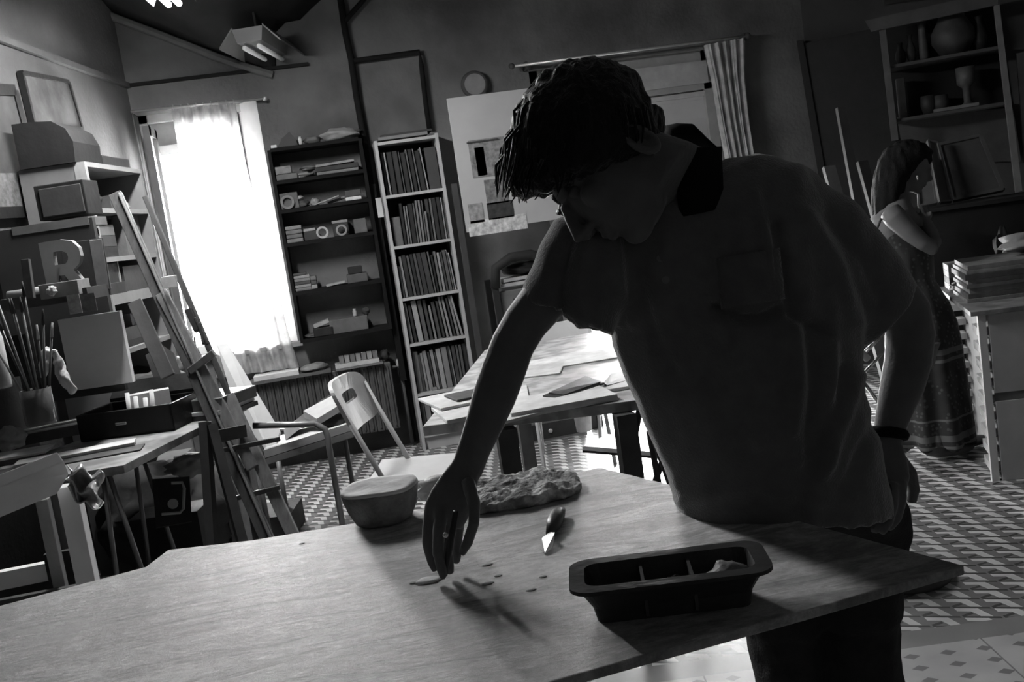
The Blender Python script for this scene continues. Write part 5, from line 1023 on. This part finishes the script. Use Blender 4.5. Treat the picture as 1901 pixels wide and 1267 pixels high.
# face pieces
for s in (-1, 1):
    MB().ell(hd(s * .031, .070, .000), (.0110, .0110, .0110), HR).build('eye', M(.12, .4), man, smooth=True)
    MB().tube([hd(s * .016, .093, .016), hd(s * .032, .094, .022), hd(s * .048, .082, .018)], [.003, .005, .002], 8).build('eyebrow', hairm, man, smooth=True)
# hair: thick mass with a fringe falling forward
hm = MB()
hm.loft([er((1068, 112), (1108, 113), 1.50, .02), er((1040, 121), (1150, 124), 1.50, .045), er((1000, 145), (1188, 150), 1.49, .070), er((968, 185), (1206, 190), 1.485, .085), er((950, 228), (1218, 230), 1.48, .092), er((946, 268), (1224, 262), 1.475, .092), er((946, 305), (1205, 292), 1.47, .088), er((946, 330), (1150, 318), 1.46, .078), er((945, 350), (1085, 340), 1.455, .060), er((955, 368), (1040, 358), 1.45, .035)])
hm.loft([er((1120, 200), (1225, 205), 1.52, .07), er((1150, 235), (1226, 240), 1.53, .06), er((1175, 262), (1228, 262), 1.54, .045), er((1200, 280), (1222, 278), 1.55, .02)])
ho = hm.build('hair', hairm, man, smooth=True)
def hairdisp(c, n):
    q = c - Hc; return c + n * (.007 * noise.noise(V((c.dot(RT) * 60, c.dot(FWD) * 45, c.dot(UP) * 12))) + .003 * noise.noise(c * 120))
bake(ho, [('REMESH', dict(mode='VOXEL', voxel_size=.005)), ('SMOOTH', dict(factor=.5, iterations=4))], hairdisp)
lk = MB(); rnd = random.Random(3)
for k in range(260):
    a = rnd.random(); 
    if a < .45:    # fringe
        u = rnd.random(); x0 = 950 + 120 * u; y0 = 250 + 60 * rnd.random(); d = 1.47 + rnd.uniform(-.08, .05); L_ = rnd.uniform(50, 95) * (1 - .35 * u)
        pts = [P(x0, y0, d), P(x0 - 5 + rnd.uniform(-6, 6), y0 + L_ * .5, d - .005), P(x0 - 14 + rnd.uniform(-10, 14), min(y0 + L_, 382 - 20 * u), d)]
    elif a < .75:  # left silhouette
        v = rnd.random(); x0 = 1010 - 50 * v + rnd.uniform(-10, 20); y0 = 135 + 140 * v; d = 1.48 + rnd.uniform(-.05, .05)
        pts = [P(x0, y0, d), P(x0 - 28 - rnd.random() * 8, y0 + 40, d), P(x0 - 36 - rnd.uniform(-6, 12), y0 + 95, d)]
        pts = [p if p is not None else p for p in pts]
    else:          # nape and side
        x0 = 1090 + 110 * rnd.random(); y0 = 190 + 30 * rnd.random(); d = 1.40 + rnd.uniform(-.01, .02)
        pts = [P(x0, y0, d), P(x0 + 8, y0 + 35, d), P(x0 + 4 + rnd.uniform(-6, 12), y0 + 78, d + .012)]
    lk.tube(pts, [.0028, .0024, .0005], 5)
lk.build('hair_locks', hairm, man, smooth=True)
# shirt: trunk and two sleeves grown into one cloth surface
sm_ = MB()
sm_.loft([er((1205, 425), (1345, 295), 1.56, .055), er((1140, 430), (1415, 282), 1.57, .085), er((1085, 445), (1490, 312), 1.575, .105), er((1078, 500), (1545, 400), 1.58, .120), er((1100, 560), (1580, 480), 1.59, .125), er((1132, 620), (1596, 570), 1.60, .128),
  er((1160, 685), (1600, 650), 1.61, .128), er((1188, 750), (1602, 715), 1.62, .130), er((1210, 805), (1618, 770), 1.63, .130), er((1232, 855), (1632, 830), 1.64, .130), er((1250, 900), (1640, 885), 1.65, .132), er((1262, 940), (1648, 930), 1.66, .134), er((1266, 962), (1652, 955), 1.66, .134),
  er((1285, 958), (1640, 952), 1.66, .120), er((1300, 900), (1600, 895), 1.66, .09)])
sm_.loft([er((1160, 370), (1260, 520), 1.56, .075), er((1075, 392), (1200, 520), 1.555, .080), er((1026, 405), (1170, 560), 1.55, .082), er((1000, 465), (1150, 590), 1.54, .076), er((980, 520), (1142, 610), 1.53, .070), er((972, 556), (1140, 625), 1.525, .068), er((984, 566), (1128, 624), 1.525, .058), er((1010, 540), (1130, 590), 1.53, .045)])
sm_.loft([er((1400, 500), (1420, 285), 1.60, .085), er((1470, 580), (1500, 315), 1.61, .090), er((1530, 620), (1570, 362), 1.625, .088), er((1565, 640), (1630, 430), 1.64, .082), er((1586, 648), (1676, 492), 1.65, .078), er((1596, 648), (1698, 528), 1.655, .076), er((1604, 634), (1688, 534), 1.655, .064), er((1590, 600), (1640, 520), 1.65, .05)])
so = sm_.build('shirt', shirtm, man, smooth=True)
def px_of(c): v = c - O; d = v.dot(FWD); return CX + F * v.dot(RT) / d, CY - F * v.dot(UP) / d
def crease(x, y, pts, w_):
    """depth 0..1 of a crease line through pts at pixel (x, y)"""
    best = 1e9
    for (ax_, ay_), (bx_, by_) in zip(pts, pts[1:]):
        dx, dy = bx_ - ax_, by_ - ay_; t_ = max(0, min(1, ((x - ax_) * dx + (y - ay_) * dy) / (dx * dx + dy * dy))); best = min(best, math.hypot(x - ax_ - t_ * dx, y - ay_ - t_ * dy))
    return math.exp(-(best / w_) ** 2)
CR = [([(1325, 568), (1370, 590), (1410, 592), (1445, 575)], 9, -.018), ([(1440, 420), (1455, 520), (1470, 585), (1540, 620)], 11, -.016), ([(1150, 640), (1200, 800), (1250, 900)], 16, .006), ([(1140, 440), (1150, 520), (1175, 600)], 12, .008), ([(1170, 440), (1190, 560), (1240, 690)], 14, -.008),
      ([(1400, 360), (1420, 440), (1430, 520)], 12, .007), ([(1500, 400), (1560, 500), (1590, 600)], 14, .008), ([(1540, 400), (1600, 480), (1640, 560)], 14, -.007), ([(1350, 610), (1390, 700), (1410, 820)], 16, .008), ([(1470, 610), (1480, 700), (1470, 800)], 12, .010), ([(1500, 615), (1510, 720), (1500, 840)], 11, -.010), ([(1540, 620), (1548, 720), (1535, 860)], 13, .011),
      ([(1600, 700), (1560, 800), (1530, 880)], 13, .009), ([(1575, 680), (1540, 780), (1500, 870)], 12, -.009), ([(1630, 780), (1590, 860), (1560, 920)], 13, -.008), ([(1250, 520), (1300, 650), (1340, 780)], 16, -.007), ([(1290, 470), (1330, 560)], 14, .006), ([(1090, 450), (1070, 540), (1080, 600)], 12, .009), ([(1060, 440), (1035, 520), (1040, 580)], 12, -.009), ([(1250, 930), (1400, 900), (1550, 930)], 18, .007)]
def shirtdisp(c, n):
    x, y = px_of(c); v = .007 * noise.noise(V((x * .014, y * .004, 1.3))) + .004 * noise.noise(V((x * .03, y * .012, 4)))
    if n.dot(FWD) < .3:
        for pts, w_, a in CR: v += a * crease(x, y, pts, w_)
    return c + n * v
bake(so, [('REMESH', dict(mode='VOXEL', voxel_size=.006)), ('SMOOTH', dict(factor=.5, iterations=8))], shirtdisp)
# chest pocket, buttons placket and dark collar
MB().grid(lambda u, v: P(1330 + 118 * u + 10 * v, 480 - 20 * u + 95 * v, 1.456 + .012 * (2 * u - 1) ** 2), 10, 8, FWD * .004).build('chest_pocket', shirtm, man, smooth=True)
for x, y in ((1232, 440), (1226, 480), (1236, 520)): MB().lathe(P(x, y, 1.475), ((.0055, 0), (.0055, .002)), 12, tuple(-FWD)).build('button', M(.2, .4), man)
MB().grid(lambda u, v: P(1256 + 84 * u + 4 * v, 276 - 4 * u + 128 * v - 14 * u * v, 1.50 - .040 * math.sin(PI * (.25 + .6 * u)) - .01 * math.sin(PI * v)), 14, 12, FWD * .012).build('collar', collm, man, smooth=True)
MB().grid(lambda u, v: P(1200 + 56 * u + 30 * v * (1 - u), 412 - 10 * u + 34 * v * u + 8 * v, 1.49), 8, 6, FWD * .008).build('collar', collm, man, smooth=True)
m_ = MB(); m_.loft([er((1226, 252), (1232, 272), 1.60, .02), er((1232, 236), (1244, 286), 1.60, .05), er((1250, 232), (1262, 300), 1.60, .06), er((1275, 234), (1290, 290), 1.60, .065), er((1288, 248), (1302, 290), 1.60, .06), er((1300, 270), (1330, 290), 1.60, .05)]); m_.build('collar_stand', collm, man, smooth=True)
MB().tube([P(1649 + 29 * math.cos(a), 806 + 5 * math.cos(a + 1), 1.70 - .021 * math.sin(a)) for a in [2 * PI * k / 24 for k in range(25)]], .010, 8).build('wristband', collm, man, smooth=True)
# trousers: hips and two legs down to the floor
tr_ = MB(); hipL = P(1395, 1000, 1.72); hipR = P(1580, 985, 1.74)
tr_.loft([er((1275, 900), (1640, 890), 1.68, .12), er((1282, 950), (1688, 935), 1.72, .125, dl=1.80, dr=1.72), er((1300, 985), (1697, 985), 1.76, .11, dl=1.90, dr=1.76), er((1320, 1040), (1690, 1040), 1.80, .10, dl=1.92, dr=1.80), er((1345, 1090), (1668, 1085), 1.84, .09, dl=1.92, dr=1.84)])
def legr(c, z, rx, ry): return [V((c[0] + rx * math.cos(a), c[1] + ry * math.sin(a), z)) for a in [2 * PI * k / 24 for k in range(24)]]
LC = []
for px, py, dd_ in ((1445, 1060, 1.88), (1585, 1045, 1.86)):
    q = P(px, py, dd_); LC.append(q)
    tr_.loft([legr((q.x, q.y + .0), z, rx, ry) for z, rx, ry in ((q.z + .05, .085, .10), (q.z - .1, .085, .095), (.55, .075, .085), (.46, .068, .078), (.30, .064, .072), (.12, .06, .068), (.07, .062, .072))])
to = tr_.build('trousers', trm, man, smooth=True)
bake(to, [('REMESH', dict(mode='VOXEL', voxel_size=.008)), ('SMOOTH', dict(factor=.5, iterations=8))], lambda c, n: c + n * (.008 * noise.noise(V((c.x * 14, c.y * 14, c.z * 4))) + .004 * noise.noise(c * 30)))
for q in LC:
    m_ = MB(); m_.loft([[V((q.x + x * w_, q.y + .06 - l_, .005 + zz)) for x, zz in ((-1, 0), (1, 0), (1, h_ * .6), (.5, h_), (-.5, h_), (-1, h_ * .6))] for l_, w_, h_ in ((.0, .030, .05), (.03, .038, .09), (.10, .04, .09), (.17, .044, .065), (.23, .042, .05), (.27, .025, .03))]); so2 = m_.build('shoe', M(.03, .4), man, smooth=True); so2.modifiers.new('s', 'SUBSURF').levels = 2; so2.modifiers['s'].render_levels = 2
# clay tool under the fingers
t = thing('modelling_tool', Zp(826, 1078, TZ + .001), 'short dark modelling tool pinched in the fingers of the working hand', 'tool')
MB().tube([P(826, 1068, fd0 - .012), P(836, 1010, 1.455), P(846, 950, 1.43)], [.004, .0055, .004], 10).build('handle', M(.05, .4), t, smooth=True); MB().ell(P(827, 994, 1.425), (.004, .004, .004)).build('highlight_bead', M(.8, .2, metal=.8), t, smooth=True)  # bright bead before the fingers is a modelled highlight, not a tool part

# ================================================ the woman
D = 4.66; wo = thing('person', V((2.62, 4.3, 0)), 'long haired person in a sleeveless patterned long dress standing sideways with folded arms', 'person')
sk2 = M(.15, .6, .08, 20, .05); b2 = MB()
wc = P(1693, 312, D)      # head centre, facing to the right and slightly down
wf = (RT * .93 - UP * .32 - FWD * .1).normalized(); wu = (UP * .93 + RT * .30); wu = (wu - wf * wu.dot(wf)).normalized(); wsd = wu.cross(wf); WR = Matrix((wsd, wf, wu)).transposed()
def wd(x, y, z): return wc + wsd * x + wf * y + wu * z
b2.ell(wd(0, -.01, .02), (.068, .088, .082), WR); b2.ell(wd(0, .025, -.04), (.052, .058, .070), WR); b2.ell(wd(0, .055, -.090), (.024, .022, .02), WR)
b2.tube([wd(0, .078, .01), wd(0, .098, -.026), wd(0, .088, -.038)], [.007, .012, .006], 10); b2.ell(wd(0, .08, -.055), (.018, .009, .005), WR); b2.ell(wd(0, .077, -.064), (.015, .009, .006), WR); b2.ell(wd(0, .07, .015), (.04, .014, .008), WR)
def wr_(L, R, th, d=D, n=24): return er(L, R, d, th, n)
b2.loft([wr_((1655, 330), (1688, 325), .045), wr_((1645, 365), (1685, 360), .05), wr_((1630, 385), (1690, 385), .10), wr_((1616, 410), (1704, 408), .14), wr_((1615, 440), (1715, 438), .125), wr_((1628, 480), (1722, 470), .11), wr_((1645, 530), (1725, 520), .10), wr_((1650, 600), (1740, 590), .12)])
b2.loft(limb([(1652, 392, 4.53, 20), (1662, 405, 4.51, 21), (1690, 432, 4.49, 18), (1716, 452, 4.48, 15), (1730, 460, 4.48, 15), (1734, 450, 4.51, 14), (1728, 430, 4.54, 12), (1720, 412, 4.57, 9), (1716, 402, 4.58, 10, .6)]))
b2.loft(limb([(1660, 392, 4.83, 20), (1690, 430, 4.83, 17), (1725, 458, 4.81, 15), (1722, 440, 4.75, 12), (1714, 420, 4.69, 9)]))
for k in range(4): b2.loft(limb([(1716 + 2 * k, 404, 4.58 + .008 * k, 4.2), (1713 + 2.5 * k, 394, 4.58 + .008 * k, 4), (1710 + 3 * k, 387, 4.59 + .008 * k, 3.6), (1708 + 3 * k, 382, 4.60, 2.6)], 10))
b2.loft(limb([(1722, 408, 4.57, 4.5), (1727, 400, 4.57, 4.2), (1728, 392, 4.57, 3)], 10))
for s, px in ((-1, 1735), (1, 1768)):
    q = P(px, 800, D + s * .05); b2.loft([legr((q.x, q.y), z, r, r) for z, r in ((.55, .07), (.40, .05), (.28, .055), (.10, .036), (.03, .04))])
    b2.ell(V((q.x + .06, q.y - .01, .03)), (.12, .042, .028), rot('Z', -.15))
wb = b2.build('body', sk2, wo, smooth=True); bake(wb, [('REMESH', dict(mode='VOXEL', voxel_size=.0065)), ('SMOOTH', dict(factor=.5, iterations=3))])
hm = MB(); hm.loft([wr_((1668, 262), (1690, 259), .03), wr_((1645, 275), (1718, 268), .07), wr_((1630, 300), (1732, 284), .088), wr_((1624, 325), (1716, 300), .09), wr_((1620, 350), (1690, 325), .088), wr_((1620, 380), (1676, 352), .082), wr_((1622, 405), (1668, 378), .07), wr_((1626, 425), (1650, 402), .05), wr_((1632, 438), (1640, 425), .02)])
hm.loft([wr_((1712, 285), (1728, 282), .03, D - .02), wr_((1710, 305), (1730, 300), .035, D - .02), wr_((1700, 330), (1712, 318), .02, D - .02)])
h2 = hm.build('hair', M(.008, .85, .3, 50, .4), wo, smooth=True); bake(h2, [('REMESH', dict(mode='VOXEL', voxel_size=.008)), ('SMOOTH', dict(factor=.5, iterations=4))], lambda c, n: c + n * (.008 * noise.noise(V((c.x * 50, c.y * 40, c.z * 6)))))
MB().ell(P(1703, 330, D - .09), (.005, .005, .012)).build('earring', M(.7, .2, metal=.8), wo, smooth=True)
dm = M(.07, .85, .2, 8, .1)
def dress_material():
    mt = bpy.data.materials.new('patterned_dress'); mt.use_nodes = True; nt = mt.node_tree; N = nt.nodes; L = nt.links; b = N['Principled BSDF']; b.inputs['Roughness'].default_value = .9
    g = N.new('ShaderNodeNewGeometry'); s = N.new('ShaderNodeSeparateXYZ'); L.new(g.outputs['Position'], s.inputs[0])
    vo = N.new('ShaderNodeTexVoronoi'); vo.inputs['Scale'].default_value = 42; L.new(g.outputs['Position'], vo.inputs['Vector'])
    r = N.new('ShaderNodeValToRGB'); e = r.color_ramp.elements; e[0].position = .2; e[0].color = (.08, .08, .08, 1); e[1].position = .34; e[1].color = (.03, .03, .03, 1); L.new(vo.outputs['Distance'], r.inputs[0])
    n = N.new('ShaderNodeTexNoise'); n.inputs['Scale'].default_value = 7; L.new(g.outputs['Position'], n.inputs['Vector'])
    # horizontal border bands near the hem, knee and bust
    cr = N.new('ShaderNodeValToRGB'); cr.color_ramp.interpolation = 'CONSTANT'; els = cr.color_ramp.elements
    stops = [(0, 0), (.05, 1), (.062, 0), (.075, 1), (.10, 0), (.15, 1), (.16, 0), (.36, 1), (.375, 0), (.39, 1), (.41, 0), (.64, 0), (.9, 1), (.915, 0)]
    els[0].position = 0; els[0].color = (0, 0, 0, 1); els[1].position = stops[1][0]; els[1].color = (1, 1, 1, 1)
    for p_, v_ in stops[2:]: q = els.new(p_); q.color = (v_, v_, v_, 1)
    dv_ = N.new('ShaderNodeMath'); dv_.operation = 'DIVIDE'; dv_.inputs[1].default_value = 1.25; L.new(s.outputs[2], dv_.inputs[0]); L.new(dv_.outputs[0], cr.inputs[0])
    mx = N.new('ShaderNodeMix'); mx.data_type = 'RGBA'; L.new(cr.outputs[0], mx.inputs[0]); L.new(r.outputs[0], mx.inputs[6]); mx.inputs[7].default_value = (.13, .13, .13, 1); L.new(mx.outputs[2], b.inputs['Base Color']); return mt
dr = MB(); dr.loft([wr_((1620, 436), (1716, 420), .13), wr_((1622, 450), (1722, 440), .14), wr_((1634, 490), (1728, 470), .125), wr_((1648, 530), (1732, 520), .11), wr_((1645, 570), (1756, 560), .13), wr_((1642, 620), (1772, 600), .15), wr_((1645, 680), (1782, 660), .15), wr_((1655, 740), (1792, 730), .15), wr_((1668, 790), (1800, 780), .15), wr_((1680, 836), (1806, 822), .15), wr_((1690, 832), (1796, 820), .13), wr_((1690, 780), (1780, 770), .12)])
do = dr.build('dress', dress_material(), wo, smooth=True)
def dressdisp(c, n): a = math.atan2(c.y - 4.35, c.x - 2.62); k = max(0, min(1, (1.0 - c.z))); return c + n * (.018 * k * math.sin(a * 11 + 2 * math.sin(a * 3)) + .004 * noise.noise(c * 20))
bake(do, [('REMESH', dict(mode='VOXEL', voxel_size=.008)), ('SMOOTH', dict(factor=.5, iterations=3))], dressdisp)
MB().tube([P(1622, 440, D - .13), P(1634, 410, D - .12), P(1650, 388, D - .09)], .006, 6).build('shoulder_strap', dm, wo, smooth=True)
